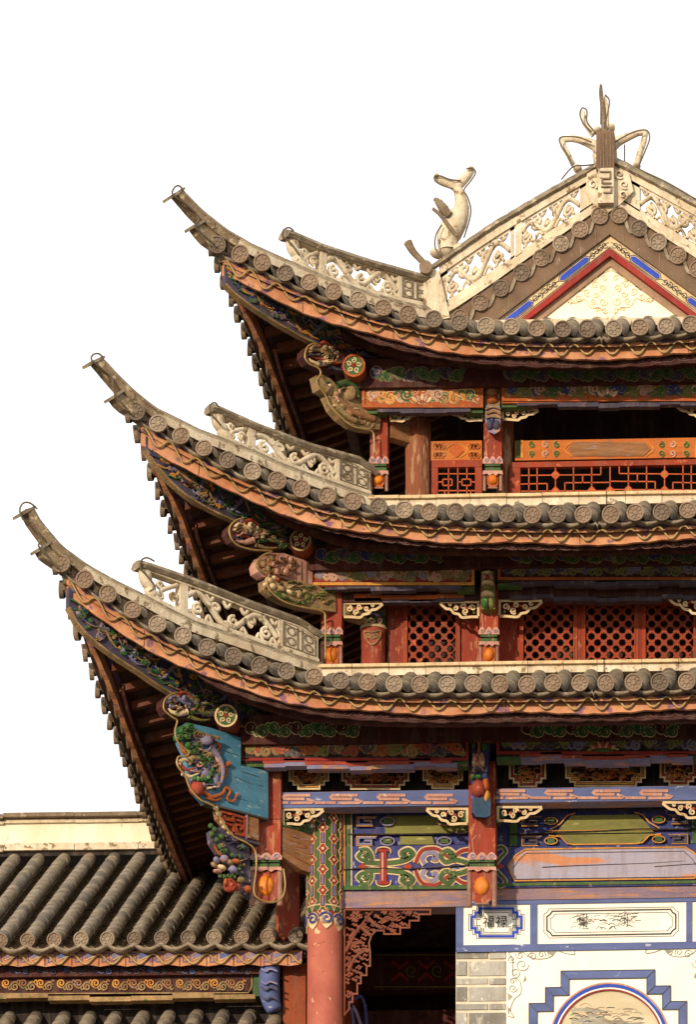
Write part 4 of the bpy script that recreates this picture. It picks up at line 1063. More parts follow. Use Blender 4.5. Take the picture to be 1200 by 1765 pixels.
cartouche(888, mpx(888, 780, YL), 757, 791, YL + .02, 'orange painted panel with green cloud ends above the wide lattice')
cartouche(743, 831, 760, 793, YL + .02, 'orange carved panel above the narrow lattice', False)
cartouche(mpx(831, 780, YL), mpx(743, 780, YL), 752, 786, YL + .02, None, False)
wall_box(744, 858, mpx(744, 858, YL), 900, YL + .03, .08, 'red', 'sill_board')
# the slanting tie between corner post and column
mb = MB(); mb.poly(lambda x, y, h=0: Dg(x, y, h), [(669, 726), (714, 742), (713, 770), (669, 757)], -.05, .05, 'wood'); part(mb, 'tie_beam', None, 'bare wooden tie behind the top corner post')

# ---------- middle storey (post plane .04, columns .32)
Y2 = .04
frieze(525, mpx(525, 960, Y2), 930, 974, Y2 - .2, ['green', 'blue', 'green', 'slate'], 'taupe', span=[(545, 760), (880, 1240)], lab='dark frieze board with blue and green scrolls under the middle eave')
painted_plank(534, 818, 974, 1009, Y2 - .14, 'crimson', 'gold', ['olive', 'lavender', 'pinkish', 'wood_carved'], 'wood_carved', 'red plank painted with cranes', motif=False)
painted_plank(858, mpx(858, 980, Y2), 966, 1000, Y2 - .14, 'deep_red', 'orange', ['olive', 'slate', 'olive', 'lavender'], 'slate', 'dark red plank painted with olive clouds', motif=False)
painted_plank(mpx(818, 980, Y2), mpx(534, 980, Y2), 962, 997, Y2 - .14, 'crimson', 'gold', ['olive', 'lavender', 'pinkish'], 'wood_carved', None, motif=False)
mb = MB(); mb.pbox(590, 1014, 826, 1036, Y2 + .02, .08, 'deep_red'); stepped(mb, 610, 800, 1024, Y2 + .01, .05, 'orange', 40, 5, 6); stepped(mb, 612, 800, 1031, Y2 + .02, .08, 'slate', 40, 4, 5); part(mb, 'thin_beam')
mb = MB(); mb.pbox(860, 1006, mpx(860, 1010, Y2), 1029, Y2 + .02, .08, 'deep_red'); stepped(mb, 880, 1215, 1027, Y2 + .01, .09, 'slate', 34, 4, 6); part(mb, 'thin_beam')
for xp, xt, y0, y1 in ((591, 662, 1037, 1065), (826, 756, 1035, 1065), (860, 937, 1033, 1064), (mpx(860, 1030, Y2), mpx(937, 1030, Y2), 1027, 1058)): small_bracket(xp, xt, y0, y1, Y2 + .05)
for a, b, k_ in ((553, 590, 0), (826, 860, 1)):
    lab = ('corner post that hangs in the air at the middle storey', 'hanging post in the middle of the middle storey')[k_]
    lotus_post(a, b, 1018 if k_ == 0 else 1008, 1089, 1150, Y2, .18, lab)
    lotus_post(mpx(b, 1100, Y2), mpx(a, 1100, Y2), 1012, 1084, 1142, Y2, .18)
for px in (644, mpx(644, 1100, .32)):
    mb, cx2, r2 = column(px, 43, 1035, 1160, .32, 'red')
    z = lambda py: P(px, py, .32 - r2)[2]
    mb.tube([(cx2, .32, z(1079)), (cx2, .32, z(1074))], r2 * 1.08, 'cream', 24); mb.tube([(cx2, .32, z(1073)), (cx2, .32, z(1062))], r2 * 1.05, 'green', 24); mb.tube([(cx2, .32, z(1061)), (cx2, .32, z(1036))], r2 * 1.03, 'slate', 24)
    cm = lambda x, y, h=0: (cx2 + (r2 + h) * math.sin((x - px) / 200 / r2), .32 - (r2 + h) * math.cos((x - px) / 200 / r2), z(y))
    for dx in (-14, 0, 14): mb.ribbon(cm, spiral(px + dx, 1069, 5, 1.2, dx, 1), 1.8, .002, .014, 'pinkish'); mb.ribbon(cm, spiral(px + dx + 5, 1049, 8, 1.3, dx, -1), 2, .002, .012, 'olive')
    mb.ribbon(cm, smooth([(px - 14, 1086), (px - 12, 1098), (px, 1112), (px + 12, 1098), (px + 14, 1086), (px, 1090), (px - 14, 1086)], 3), 2, 0, .012, 'wood_carved')
    for q in (-6, 0, 6): mb.ribbon(cm, spiral(px + q, 1097 - abs(q) * .4, 4.5, 1.2, q, 1), 1.8, 0, .012, 'wood_carved')
    part(mb, 'column', None, 'red round column with a painted collar, middle storey' if px < 900 else None)
def star_window(x0, x1, y0, y1, Y, lab=None, pitch=21.3):
    o = empty('lattice_window', P((x0 + x1) / 2, y1, Y), None, None); o.parent = tower; o.matrix_parent_inverse = tower.matrix_world.inverted()
    if lab: o['label'] = lab
    mb = MB(); mp = plane(Y); hp = pitch / 2
    nx = int((x1 - x0) / hp) + 2; ny = int((y1 - y0) / hp) + 2
    for i in range(nx):
        for j in range(ny):
            if (i + j) % 2: continue
            cx, cy = x0 + i * hp, y1 - j * hp
            if cx > x1 + 1: continue
            out_, in_ = [], []
            for k in range(16):
                q = 2 * math.pi * k / 16; c_, s_ = math.cos(q), math.sin(q)
                rr = hp / (abs(c_) + abs(s_)); x = min(max(cx + rr * c_, x0), x1); y = min(max(cy + rr * s_, y0), y1); out_.append((x, y))
                ri = (6.9 if k % 2 == 0 else 5.4); x = min(max(cx + ri * c_, x0), x1); y = min(max(cy + ri * s_, y0), y1); in_.append((x, y))
            if cx < x0 + 1 and False: continue
            vs = [mp(x, y, .01) for x, y in out_ + in_] + [mp(x, y, -.015) for x, y in in_]
            fs = [(k, (k + 1) % 16, 16 + (k + 1) % 16, 16 + k) for k in range(16)] + [(16 + k, 16 + (k + 1) % 16, 32 + (k + 1) % 16, 32 + k) for k in range(16)]
            mb.add(vs, fs, 'lattice_red')
    mb.build('lattice', o)
    f = MB(); f.pbox(x0 - 7, y0 - 6, x0 + .5, y1 + 16, Y - .03, .07, 'lattice_red'); f.pbox(x1 - .5, y0 - 6, x1 + 7, y1 + 16, Y - .03, .07, 'lattice_red')
    f.ribbon(plane(Y - .03), [(x0 - 1, y0), (x0 - 1, y1 + 10)], 1, 0, .006, 'orange'); f.ribbon(plane(Y - .03), [(x1 + 1, y0), (x1 + 1, y1 + 10)], 1, 0, .006, 'orange')
    f.pbox(x0 + .5, y0 - 6, x1 - .5, y0 + 2, Y - .027, .06, 'lattice_red'); f.build('frame', o); return o
YW = .36
for (a, b, lab) in ((702, 786, 'red star lattice beside the corner column'), (902, 989, 'left red star lattice of the wide bay'), (1009, 1094, 'central red star lattice of the wide bay'), (1113, 1196, 'right red star lattice of the wide bay')):
    star_window(a, b, 1040, 1150, YW, lab)
star_window(mpx(786, 1100, YW), mpx(702, 1100, YW), 1034, 1143, YW)
wall_box(668, 1036, 696, 1165, YW, .06, 'red', 'wall_board'); wall_box(794, 1036, 895, 1165, YW, .06, 'red', 'wall_board')
wall_box(mpx(895, 1100, YW), 1030, mpx(794, 1100, YW), 1160, YW, .06, 'red', 'wall_board')
for a, b in ((996.5, 1001.5), (1101.5, 1105.5)): wall_box(a, 1036, b, 1160, YW - .02, .05, 'red', 'mullion')
mb = MB(); mb.poly(lambda x, y, h=0: Dg(x, y, h), [(590, 1064), (640, 1079), (640, 1040), (590, 1030)], -.05, .05, 'wood_carved'); part(mb, 'tie_beam', None, 'carved wooden tie behind the middle corner post')

# ---------- lowest storey (post plane -.34, columns 0)
Yl = -.34
F1 = Yl - .24
frieze(414, mpx(414, 1250, F1), 1222, 1273, F1, ['green', 'dark_red', 'green', 'bright_green'], 'cream', span=[(424, 620), (900, 1170)], lab='dark red frieze board with green and white scrolls under the lowest eave')
def plank1(x0, x1, y0, y1, cols, edge, lab):
    o = painted_plank(x0, x1, y0, y1, F1 + .06, 'black_wood', 'crimson', cols, edge, lab, motif=False, step=False)
    mb = MB(); stepped(mb, x0 + 40, x1 - 30, y1 - 1, F1 + .05, .09, 'salmon', 36, 5, 5); stepped(mb, x0 + 42, x1 - 20, y1 + 4, F1 + .055, .1, 'lavender', 36, 5, 7)
    mb.pbox(x0, y1 + 1, x0 + 50, y1 + 10, F1 + .08, .12, 'green'); mb.pbox(x1 - 34, y1, x1, y1 + 9, F1 + .08, .12, 'green'); part(mb, 'stepped_edge', o)
plank1(413, 808, 1272, 1311, ['orange', 'olive', 'wood_carved', 'salmon', 'slate'], 'wood_carved', 'painted plank of orange clouds and phoenixes')
plank1(856, mpx(856, 1280, F1), 1263, 1300, ['slate', 'olive', 'lavender', 'olive'], 'slate', 'painted plank of blue clouds round a lotus')
plank1(mpx(808, 1280, F1), mpx(413, 1280, F1), 1258, 1296, ['orange', 'olive', 'salmon'], 'wood_carved', None)
mb = MB(); mp = plane(F1 + .05)
for i, rr in enumerate((-3, -2, -1, 0, 1, 2, 3)): carve(mb, mp, [(1040 + rr * 6, 1283 + abs(rr) * 1.5, 4, 9 - abs(rr) * 1.3, 'salmon' if i % 2 else 'pinkish', rr * 20, .025)])
carve(mb, mp, [(1040, 1293, 17, 4, 'green', 0, .02), (1020, 1290, 9, 3, 'olive', -20, .02), (1060, 1289, 9, 3, 'olive', 20, .02)])
part(mb, 'lotus_relief', None, 'pink lotus flower relief')
# row of carved panels in stepped frames
YP = Yl + .14
wall_box(487, 1300, mpx(487, 1330, YP), 1372, YP + .09, .05, 'black_wood', 'back_board')
for i, (a, b, y0, y1, lab) in enumerate(((497, 568, 1308, 1361, 'small carved panel next to the corner post'), (588, 706, 1308, 1361, 'wide carved panel with orange flowers in the left bay'), (728, 799, 1307, 1360, 'small carved panel left of the middle hanging post'),
        (877, 942, 1304, 1357, 'small carved chrysanthemum panel right of the middle hanging post'), (974, 1114, 1302, 1356, 'wide carved panel with orange waves'), (1137, 1204, 1301, 1355, 'carved panel at the right edge'),
        (mpx(799, 1330, YP), mpx(728, 1330, YP), 1296, 1350, None), (mpx(706, 1330, YP), mpx(588, 1330, YP), 1295, 1349, None))):
    mb = MB(); mp = plane(YP)
    o1 = stepoct(a + 2, y0, b - 2, y1 - 2, 7); mb.ribbon(mp, o1, 3.2, -.03, .03, 'cream', closed=True); mb.ribbon(mp, stepoct(a + 6, y0 + 3, b - 6, y1 - 6, 7), 2.6, -.03, .022, 'salmon' if i % 2 else 'gold', closed=True); mb.ribbon(mp, stepoct(a + 9, y0 + 5, b - 9, y1 - 9, 7), 1.6, -.03, .018, 'cream', closed=True)
    mb.poly(mp, stepoct(a + 3, y0 + 1, b - 3, y1 - 3, 7), -.04, -.03, 'dark_red')
    W = b - a - 28
    for q in range(int(W * 1.1)):
        x = a + 14 + W * rnd.random(); t = rnd.random() ** .8; y = y0 + 8 + (y1 - y0 - 20) * t; c = rnd.choice(['orange', 'gold', 'orange', 'salmon', 'wood_carved', 'green'])
        if rnd.random() < .5: mb.ribbon(mp, arc(x, y, 6, 5, rnd.uniform(0, 180), rnd.uniform(200, 340), 6), 2, -.03, .012 + .01 * t, c)
        else: mb.ribbon(mp, smooth([(x - 5, y + 2), (x, y - 2 * rnd.random()), (x + 5, y + 2)], 2), 2.4, -.03, .012 + .01 * t, c, taper=True)
    for q in range(7):
        for j in range(5): an = R(180 + j * 36); 
        mb.ribbon(mp, [((a + b) / 2, y1 - 14), ((a + b) / 2 + 13 * math.cos(R(180 + q * 30)), y1 - 16 + 9 * math.sin(R(180 + q * 30)))], 3, -.02, .028, 'gold' if q % 2 else 'orange', taper=True)
    part(mb, 'carved_panel', None, lab)
# fret beam
def fret_beam(x0, x1, y0, y1, lab):
    mb = MB(); Y = Yl + .04; mp = plane(Y); mb.pbox(x0, y0, x1, y1, Y, .16, 'lavender'); H = y1 - y0; m = (y0 + y1) / 2
    mb.pbox(x0, y0 + .5, x1, y1 - .5, Y - .004, .02, 'wall_blue')
    x = x0 + 6; i = 0; a, b = y0 + H * .26, y1 - H * .26
    while x < x1 - 60:
        mb.ribbon(mp, [(x + 44, a), (x, a), (x - 3, (a + m) / 2), (x, m - .2), (x + 34, m)], 5.0, .003, .014, 'pinkish'); mb.ribbon(mp, [(x + 10, b + .4), (x + 46, b), (x + 49, (b + m) / 2 + 1), (x + 38, m + .1)], 4.6, .003, .0142, 'pinkish')
        mb.ribbon(mp, [(x - 30, b), (x + 6, b)], 4.6, .003, .0138, 'pinkish'); x += 82; i += 1
    return part(mb, 'fret_beam', None, lab)
fret_beam(485, 808, 1363, 1390, 'blue beam painted with a pink key fret, left bay'); fret_beam(856, mpx(856, 1370, Yl), 1356, 1381, 'blue beam painted with a pink key fret, middle bay')
fret_beam(mpx(808, 1370, Yl), mpx(485, 1370, Yl), 1348, 1374, None)
for xp, xt, y0, y1 in ((487, 560, 1392, 1421), (807, 733, 1391, 1421), (857, 937, 1388, 1416), (mpx(857, 1390, Yl), mpx(937, 1390, Yl), 1380, 1410)): small_bracket(xp, xt, y0, y1, Yl + .06)
for a_, b_, c_, d_ in ((484, 1394, 490, 1424), (800, 1394, 808, 1422), (855, 1388, 862, 1417)): wall_box(a_, b_, c_, d_, Yl + .05, .1, 'green', 'bracket_block')
wall_box(458.5, 1318, 484.5, 1412, Yl, .14, 'red', 'post_block', 'upper red shaft of the lowest corner post')
lotus_post(432, 485, 1411, 1477, 1556, Yl, .2, 'corner post that hangs in the air at the lowest storey, red with a lotus bud')
lotus_post(807, 855, 1312, 1477, 1558, Yl, .22, 'wide red hanging post in the middle of the lowest storey'); lotus_post(mpx(855, 1400, Yl), mpx(807, 1400, Yl), 1305, 1470, 1550, Yl, .22); lotus_post(mpx(485, 1400, Yl), mpx(432, 1400, Yl), 1312, 1470, 1550, Yl, .16)
# main painted beams over the columns
YB_ = -.02
def painted_beam_left(mir=False):
    f = (lambda x: mpx(x, 1450, YB_)) if mir else (lambda x: x); dy = -8 if mir else 0
    mb = MB(); mp0 = plane(YB_); mp = lambda x, y, h=0: mp0(f(x), y + dy, h)
    a, b = sorted((f(590), f(812)))
    mb.pbox(a, 1400 + dy, b, 1456 + dy, YB_ + .03, .2, 'blue'); mb.pbox(a, 1456.5 + dy, b, 1532 + dy, YB_, .24, 'blue')
    g_ = lambda pts, h0, h1, m: mb.poly(mp, pts, h0, h1, m)
    g_([(597, 1402), (604, 1402), (604, 1526), (597, 1526)], -.03, .006, 'green'); g_([(591, 1402), (595, 1402), (595, 1530), (591, 1530)], -.03, .008, 'gold'); g_([(605, 1402), (607, 1402), (607, 1526), (605, 1526)], -.03, .006, 'cream')
    # upper register: olive field, key fret and bead
    g_([(664, 1405), (800, 1405), (812, 1412), (812, 1436), (664, 1436)], -.03, -.018, 'olive'); g_([(690, 1441), (745, 1441), (750, 1455), (690, 1455)], -.03, .008, 'olive')
    for yy in (1408, 1442):
        mb.ribbon(mp, [(648, yy + 1), (618, yy + 1), (618, yy + 12), (640, yy + 12), (640, yy + 6), (628, yy + 6)], 3.4, -.02, .012, 'lavender')
        mb.ribbon(mp, [(650, yy - 1), (615, yy - 1), (615, yy + 15), (643, yy + 15)], 1.3, -.02, .010, 'gold')
        for cx in (668, 766): mb.ribbon(mp, [(cx + 12 * math.cos(R(q)), yy + 7 + 7 * math.sin(R(q))) for q in range(0, 360, 30)], 2.4, -.02, .012, 'lavender', closed=True); g_([(cx - 7, yy + 3), (cx + 7, yy + 3), (cx + 8, yy + 11), (cx - 8, yy + 11)], -.02, .012, 'green')
    mb.ribbon(mp, [(600, 1437), (700, 1437), (810, 1435)], 2.2, -.02, .016, 'black_wood')
    # lower register: ruyi clouds round a red clasp
    for s_ in (-1, 1):
        yv = 1493 + s_ * 17
        line2(mb, mp, smooth([(625, 1493 + s_ * 26), (617, 1493 + s_ * 18), (626, 1493 + s_ * 11), (634, 1493 + s_ * 17), (628, 1493 + s_ * 21)], 4), 6.2, .012, 'green')
        line2(mb, mp, smooth([(628, 1493 + s_ * 8), (655, 1493 + s_ * 6), (684, 1493 + s_ * 8), (702, 1493 + s_ * 13), (712, 1493 + s_ * 22), (704, 1493 + s_ * 29), (693, 1493 + s_ * 24), (697, 1493 + s_ * 17), (703, 1493 + s_ * 20)], 4), 8.1, .014, 'green')
        line2(mb, mp, smooth([(620, 1493 + s_ * 28), (632, 1493 + s_ * 30), (640, 1493 + s_ * 20), (640, 1493 + s_ * 10)], 4), 6.8, .012, 'green')
        line2(mb, mp, smooth([(733, 1493 + s_ * 4), (728, 1493 + s_ * 14), (738, 1493 + s_ * 24), (752, 1493 + s_ * 22), (752, 1493 + s_ * 12), (744, 1493 + s_ * 14)], 4), 7.4, .012, 'lavender', 'cream')
        line2(mb, mp, smooth([(716, 1493 + s_ * 6), (728, 1493 + s_ * 28), (752, 1493 + s_ * 31), (768, 1493 + s_ * 20), (786, 1493 + s_ * 8)], 4), 6.1, .013, 'crimson', 'cream')
        line2(mb, mp, smooth([(808, 1493 + s_ * 6), (786, 1493 + s_ * 12), (768, 1493 + s_ * 8), (760, 1493 + s_ * 20), (772, 1493 + s_ * 28), (782, 1493 + s_ * 20), (774, 1493 + s_ * 16)], 4), 8.1, .014, 'green')
        line2(mb, mp, smooth([(812, 1493 + s_ * 30), (796, 1493 + s_ * 27), (786, 1493 + s_ * 20)], 4), 6.1, .012, 'crimson', 'cream')
        g_([(651 - 2, 1493 + s_ * 26), (671 + 2, 1493 + s_ * 26), (668, 1493 + s_ * 31), (654, 1493 + s_ * 31)], 0, .018, 'crimson')
        mb.ribbon(mp, smooth([(648, 1493 + s_ * 23), (650, 1493 + s_ * 31), (661, 1493 + s_ * 34), (672, 1493 + s_ * 31), (674, 1493 + s_ * 23)], 3), 2, 0, .02, 'cream')
    g_([(655, 1467), (667, 1467), (667, 1519), (655, 1519)], 0, .017, 'crimson'); g_([(658, 1469), (661, 1469), (661, 1517), (658, 1517)], 0, .02, 'pinkish')
    for x in (625, 702): mb.poly(mp, [(x - 9, 1493), (x + (4 if x > 660 else 0), 1487), (x + 9, 1493), (x + (4 if x > 660 else 0), 1499)], 0, .016, 'salmon')
    mb.ribbon(mp, [(592, 1498), (640, 1495), (700, 1497), (760, 1494), (808, 1490)], 1.4, .0, .021, 'black_wood')
    g_([(591, 1526), (812, 1524), (812, 1531), (591, 1533)], -.02, .01, 'green')
    return part(mb, 'painted_beam', None, None if mir else 'main beam of the left bay, painted with green ruyi clouds and a red clasp')
painted_beam_left(); painted_beam_left(True)
mb = MB(); mp = plane(YB_); xr = mpx(812, 1450, YB_)
mb.pbox(812.5, 1396, xr - .5, 1456, YB_ + .03, .2, 'blue'); mb.pbox(812.5, 1456.5, xr - .5, 1527, YB_, .24, 'blue')
cxm = (860 + xr + 812 - 860) / 2; xl_, xr_ = 871, 2 * ((812 + xr) / 2) - 871
sl = lambda x: -(x - 1050) * .014
pp = lambda pts, h0, h1, m: mb.poly(mp, [(x, y + sl(x)) for x, y in pts], h0, h1, m)
Q = lambda pts: [(x, y + sl(x)) for x, y in pts] + [(xl_ + xr_ - x, y + sl(xl_ + xr_ - x)) for x, y in pts[::-1]]
mb.poly(mp, Q([(958, 1427 + 8), (970, 1420), (986, 1404)]), -.03, .004, 'olive'); mb.poly(mp, Q([(986, 1455), (972, 1444), (958, 1437)]), -.03, .003, 'olive')
mb.ribbon(mp, Q([(992, 1400), (978, 1404), (966, 1418), (946, 1430)]), 2.2, -.03, .012, 'gold'); mb.ribbon(mp, Q([(946, 1438), (966, 1440), (978, 1452), (988, 1454)]), 2.2, -.03, .012, 'gold')
for s_ in (0, 1):
    fx = (lambda x: x) if not s_ else (lambda x: xl_ + xr_ - x)
    for yy in (1406, 1440):
        mb.ribbon(mp, [(fx(x), y + sl(fx(x))) for x, y in ((932, yy + 1), (903, yy + 1), (903, yy + 12), (925, yy + 12), (925, yy + 6), (912, yy + 6))], 3.4, -.02, .012, 'slate')
        mb.ribbon(mp, [(fx(x), y + sl(fx(x))) for x, y in ((934, yy - 1), (900, yy - 1), (900, yy + 15), (928, yy + 15))], 1.3, -.02, .010, 'gold')
        mb.ribbon(mp, [(fx(950) + 11 * math.cos(R(q)), yy + sl(fx(950)) + 7 + 6 * math.sin(R(q))) for q in range(0, 360, 30)], 1.6, -.02, .012, 'gold', closed=True); pp([(fx(944), yy + 3), (fx(956), yy + 3), (fx(957), yy + 11), (fx(943), yy + 11)], -.02, .012, 'green')
    mb.poly(mp, [(fx(x), y + sl(fx(x))) for x, y in ((879, 1400), (892, 1400), (892, 1455), (879, 1455))], -.03, .0, 'green')
    for sg in (-1, 1): line2(mb, mp, [(fx(x), y + sl(fx(x))) for x, y in smooth([(855, 1490 + sg * 5), (862, 1490 + sg * 14), (872, 1490 + sg * 26), (864, 1490 + sg * 34), (856, 1490 + sg * 30)], 4)], 5, .014, 'green')
    mb.poly(mp, [(fx(x), y + sl(fx(x))) for x, y in ((856, 1490), (863, 1485), (870, 1490), (863, 1495))], 0, .012, 'salmon')
mb.poly(mp, Q([(884, 1512), (878, 1500), (877, 1490 - 0)]) [:3] + Q([(877, 1490), (890, 1472), (904, 1462)]) + Q([(884, 1512), (878, 1500), (877, 1490)])[3:], 0, .01, 'peel_panel')
pan = Q([(876, 1489), (889, 1471), (905, 1461)]); mb.ribbon(mp, pan, 2.4, .006, .02, 'gold'); mb.ribbon(mp, Q([(876, 1489), (884, 1506), (888, 1515)]), 2.4, .006, .02, 'gold')
mb.ribbon(mp, [(x, y + 5) for x, y in Q([(884, 1489), (894, 1475), (907, 1463)])], 1.1, .008, .014, 'slate')
mb.ribbon(mp, [(880, 1437), (960, 1434), (1040, 1431), (1100, 1428), (1180, 1428), (1300, 1425)], 1.8, -.02, .016, 'black_wood')
mb.ribbon(mp, [(935, 1494), (1000, 1491), (1060, 1489), (1120, 1487), (1180, 1483)], 1.6, 0, .014, 'black_wood', taper=True); mb.ribbon(mp, [(1128, 1493), (1170, 1490), (1220, 1487)], 1.2, 0, .014, 'black_wood')
mb.ribbon(mp, [(856, 1524), (1050, 1521.5), (1240, 1518.5)], 5, -.02, .01, 'green')
part(mb, 'painted_beam', None, 'main beam of the middle bay with a long peeling lavender panel')
wall_box(590, 1533, 812, 1563, .0, .2, 'weathered', 'lower_beam', 'weathered grey beam over the doorway')
wall_box(812, 1523, mpx(812, 1530, 0), 1548, .0, .2, 'weathered', 'lower_beam', 'weathered grey beam over the painted wall'); wall_box(mpx(812, 1530, 0), 1515, mpx(590, 1530, 0), 1545, .0, .2, 'weathered', 'lower_beam')

# big round columns
def big_column(px, lab):
    mb, cx, r = column(px, 61, 1392, 2500, 0.0, 'pink_red'); z = lambda py: P(px, py, -r)[2]; top = MB()
    part(mb, 'column', None, lab); col_o = bpy.data.objects[-1] if False else mb
    t = MB(); t.tube([(cx, 0, z(1566)), (cx, 0, z(1480)), (cx, 0, z(1392))], r * 1.012, 'green', 32)
    cm = lambda x, y, h=0: (cx + (r * 1.012 + h) * math.sin((x - px) / 200 / r), -(r * 1.012 + h) * math.cos((x - px) / 200 / r), z(y))
    for j in range(5):
        for i in range(-2, 3):
            x, y = px + i * 19, 1408 + j * 36 + (0 if i % 2 else 18)
            t.poly(cm, [(x, y - 16), (x + 4, y - 5), (x + 9, y), (x + 4, y + 5), (x, y + 16), (x - 4, y + 5), (x - 9, y), (x - 4, y - 5)], 0, .006, 'crimson')
            t.ribbon(cm, [(x, y - 16), (x + 4, y - 5), (x + 9, y), (x + 4, y + 5), (x, y + 16), (x - 4, y + 5), (x - 9, y), (x - 4, y - 5)], 1.2, 0, .009, 'cream', closed=True)
            t.poly(cm, [(x - 2, y - 2), (x + 2, y - 2), (x + 2, y + 2), (x - 2, y + 2)], .004, .01, 'cream')
            yy = y - 18
            t.poly(cm, [(x - 3, yy - 9), (x + 3, yy - 9), (x + 3, yy + 9), (x - 3, yy + 9)], 0, .011, 'blue'); t.poly(cm, [(x - 1, yy - 8), (x + 1, yy - 8), (x + 1, yy + 8), (x - 1, yy + 8)], .01, .013, 'lavender')
            t.ribbon(cm, [(x - 4, yy - 10), (x + 4, yy - 10), (x + 4, yy + 10), (x - 4, yy + 10)], 1.2, 0, .009, 'gold', closed=True)
    part(t, 'painted_collar', None)
    t = MB(); t.tube([(cx, 0, z(1568)), (cx, 0, z(1560))], r * 1.05, 'green', 32); t.tube([(cx, 0, z(1559.5)), (cx, 0, z(1557))], r * 1.06, 'cream', 32)
    t.tube([(cx, 0, z(1580)), (cx, 0, z(1568.5))], r * 1.03, 'crimson', 32)
    for i in range(-2, 3):
        x = px + i * 24 + 6
        line2(t, cm, spiral(x, 1582, 11, 1.3, R(200), 1, 16), 3.6, .02, 'blue', 'cream'); t.poly(cm, [(x - 12, 1580), (x - 8, 1592), (x, 1600), (x + 8, 1592), (x + 12, 1580), (x, 1574)], 0, .01, 'cream')
    part(t, 'cloud_ring', None)
    # flaked paint
    t = MB()
    if px < 900:
        for pts in ([(545, 1600), (549, 1597), (551, 1602), (556, 1604), (553, 1609), (546, 1607)], [(570, 1717), (575, 1719), (573, 1723)], [(549, 1742), (552, 1745), (553, 1765), (548, 1765)]): t.poly(cm, pts, -.01, -.0005, 'cream')
        for pts in ([(541, 1628), (552, 1625), (563, 1622)], [(541, 1645), (556, 1643)], [(560, 1672), (562, 1678)], [(550, 1693), (566, 1693)], [(568, 1624), (574, 1622)]): t.ribbon(cm, pts, 1.3, -.01, -.0005, 'old_column')
        part(t, 'flaked_paint', None)
big_column(560, 'salmon red round column at the left corner'); big_column(mpx(560, 1500, 0), None)

# pierced spandrel under the lower beam
mb = MB(); Ys = -.01; mp = plane(Ys)
so = [(594, 1567), (742, 1567), (742, 1575), (722, 1575), (722, 1586), (706, 1586), (706, 1598), (690, 1598), (690, 1609), (662, 1609), (662, 1603), (648, 1603), (640, 1612), (636, 1625), (638, 1640), (638, 1664), (632, 1664), (632, 1680), (622, 1680), (622, 1694), (616, 1694), (616, 1712), (608, 1712), (608, 1726), (602, 1726), (602, 1738), (594, 1748)]
mb.ribbon(mp, so, 2.8, -.03, .02, 'carved_red', closed=True)
for pts in ([(596, 1640), (610, 1612), (622, 1596), (634, 1580), (644, 1568)], [(600, 1675), (612, 1650), (626, 1640), (636, 1634)]): stroke(mb, mp, pts, 4, 'carved_red', .005)
for pts in ([(622, 1596), (632, 1606), (640, 1612)], [(612, 1604), (604, 1616)], [(634, 1580), (646, 1592), (660, 1600)]): stroke(mb, mp, pts, 3.5, 'carved_red', .01, False)
def inside(x, y): 
    c = False; n = len(so)
    for i in range(n):
        (a, b), (p, q) = so[i], so[i - 1]
        if (b > y) != (q > y) and x < (p - a) * (y - b) / (q - b + 1e-9) + a: c = not c
    return c
cnt = 0
for i in range(900):
    x, y = rnd.uniform(597, 740), rnd.uniform(1570, 1740)
    if inside(x, y) and inside(x + 5, y) and inside(x - 4, y + 2):
        w_ = rnd.uniform(6, 11)
        mb.ribbon(mp, smooth([(x - w_ * .5, y + rnd.uniform(-1, 2)), (x - w_ * .15, y - 2), (x + w_ * .2, y + 1.5), (x + w_ * .5, y - 1)], 3), 2.2, -.02, .004 + rnd.random() * .012, 'carved_red'); cnt += 1
        if cnt > 150: break
part(mb, 'spandrel', None, 'pierced red carved spandrel of bats and clouds in the doorway corner')

# doorway interior: a dim room with a painted beam
mb = MB(); x0, x1 = P(560, 1650, 1.5)[0], P(860, 1650, 1.5)[0]
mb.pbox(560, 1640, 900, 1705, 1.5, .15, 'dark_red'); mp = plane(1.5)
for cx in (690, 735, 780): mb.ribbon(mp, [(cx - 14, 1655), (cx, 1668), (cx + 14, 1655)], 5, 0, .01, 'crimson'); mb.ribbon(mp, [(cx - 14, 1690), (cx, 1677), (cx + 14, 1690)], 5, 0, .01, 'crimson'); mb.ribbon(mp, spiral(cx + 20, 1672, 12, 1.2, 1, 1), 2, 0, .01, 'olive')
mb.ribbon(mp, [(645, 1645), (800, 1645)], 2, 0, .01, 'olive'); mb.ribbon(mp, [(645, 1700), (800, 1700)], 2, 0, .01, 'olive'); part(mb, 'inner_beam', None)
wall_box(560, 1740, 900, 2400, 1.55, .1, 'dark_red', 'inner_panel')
mb = MB(); mp = plane(.55); mb.ribbon(mp, smooth([(622, 1765), (612, 1738), (600, 1730)], 4), 5, 0, .02, 'lavender'); mb.ribbon(mp, smooth([(633, 1775), (630, 1735), (622, 1716), (612, 1722)], 4), 5, 0, .02, 'blue'); mb.ribbon(mp, [(604, 1720), (610, 1765)], 4, 0, .02, 'wall_blue'); part(mb, 'inner_scroll', None)
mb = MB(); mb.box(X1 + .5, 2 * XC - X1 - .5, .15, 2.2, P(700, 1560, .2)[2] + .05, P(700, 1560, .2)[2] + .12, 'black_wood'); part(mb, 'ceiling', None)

# ---------- the painted screen wall
YS = .03
wl, wr = 786, mpx(786, 1650, YS)
mb = MB(); mb.pbox(wl, 1549, wr, 2500, YS + .012, .3, 'brick_joint'); part(mb, 'screen_wall', None, 'white screen wall framed in blue at the bottom right')
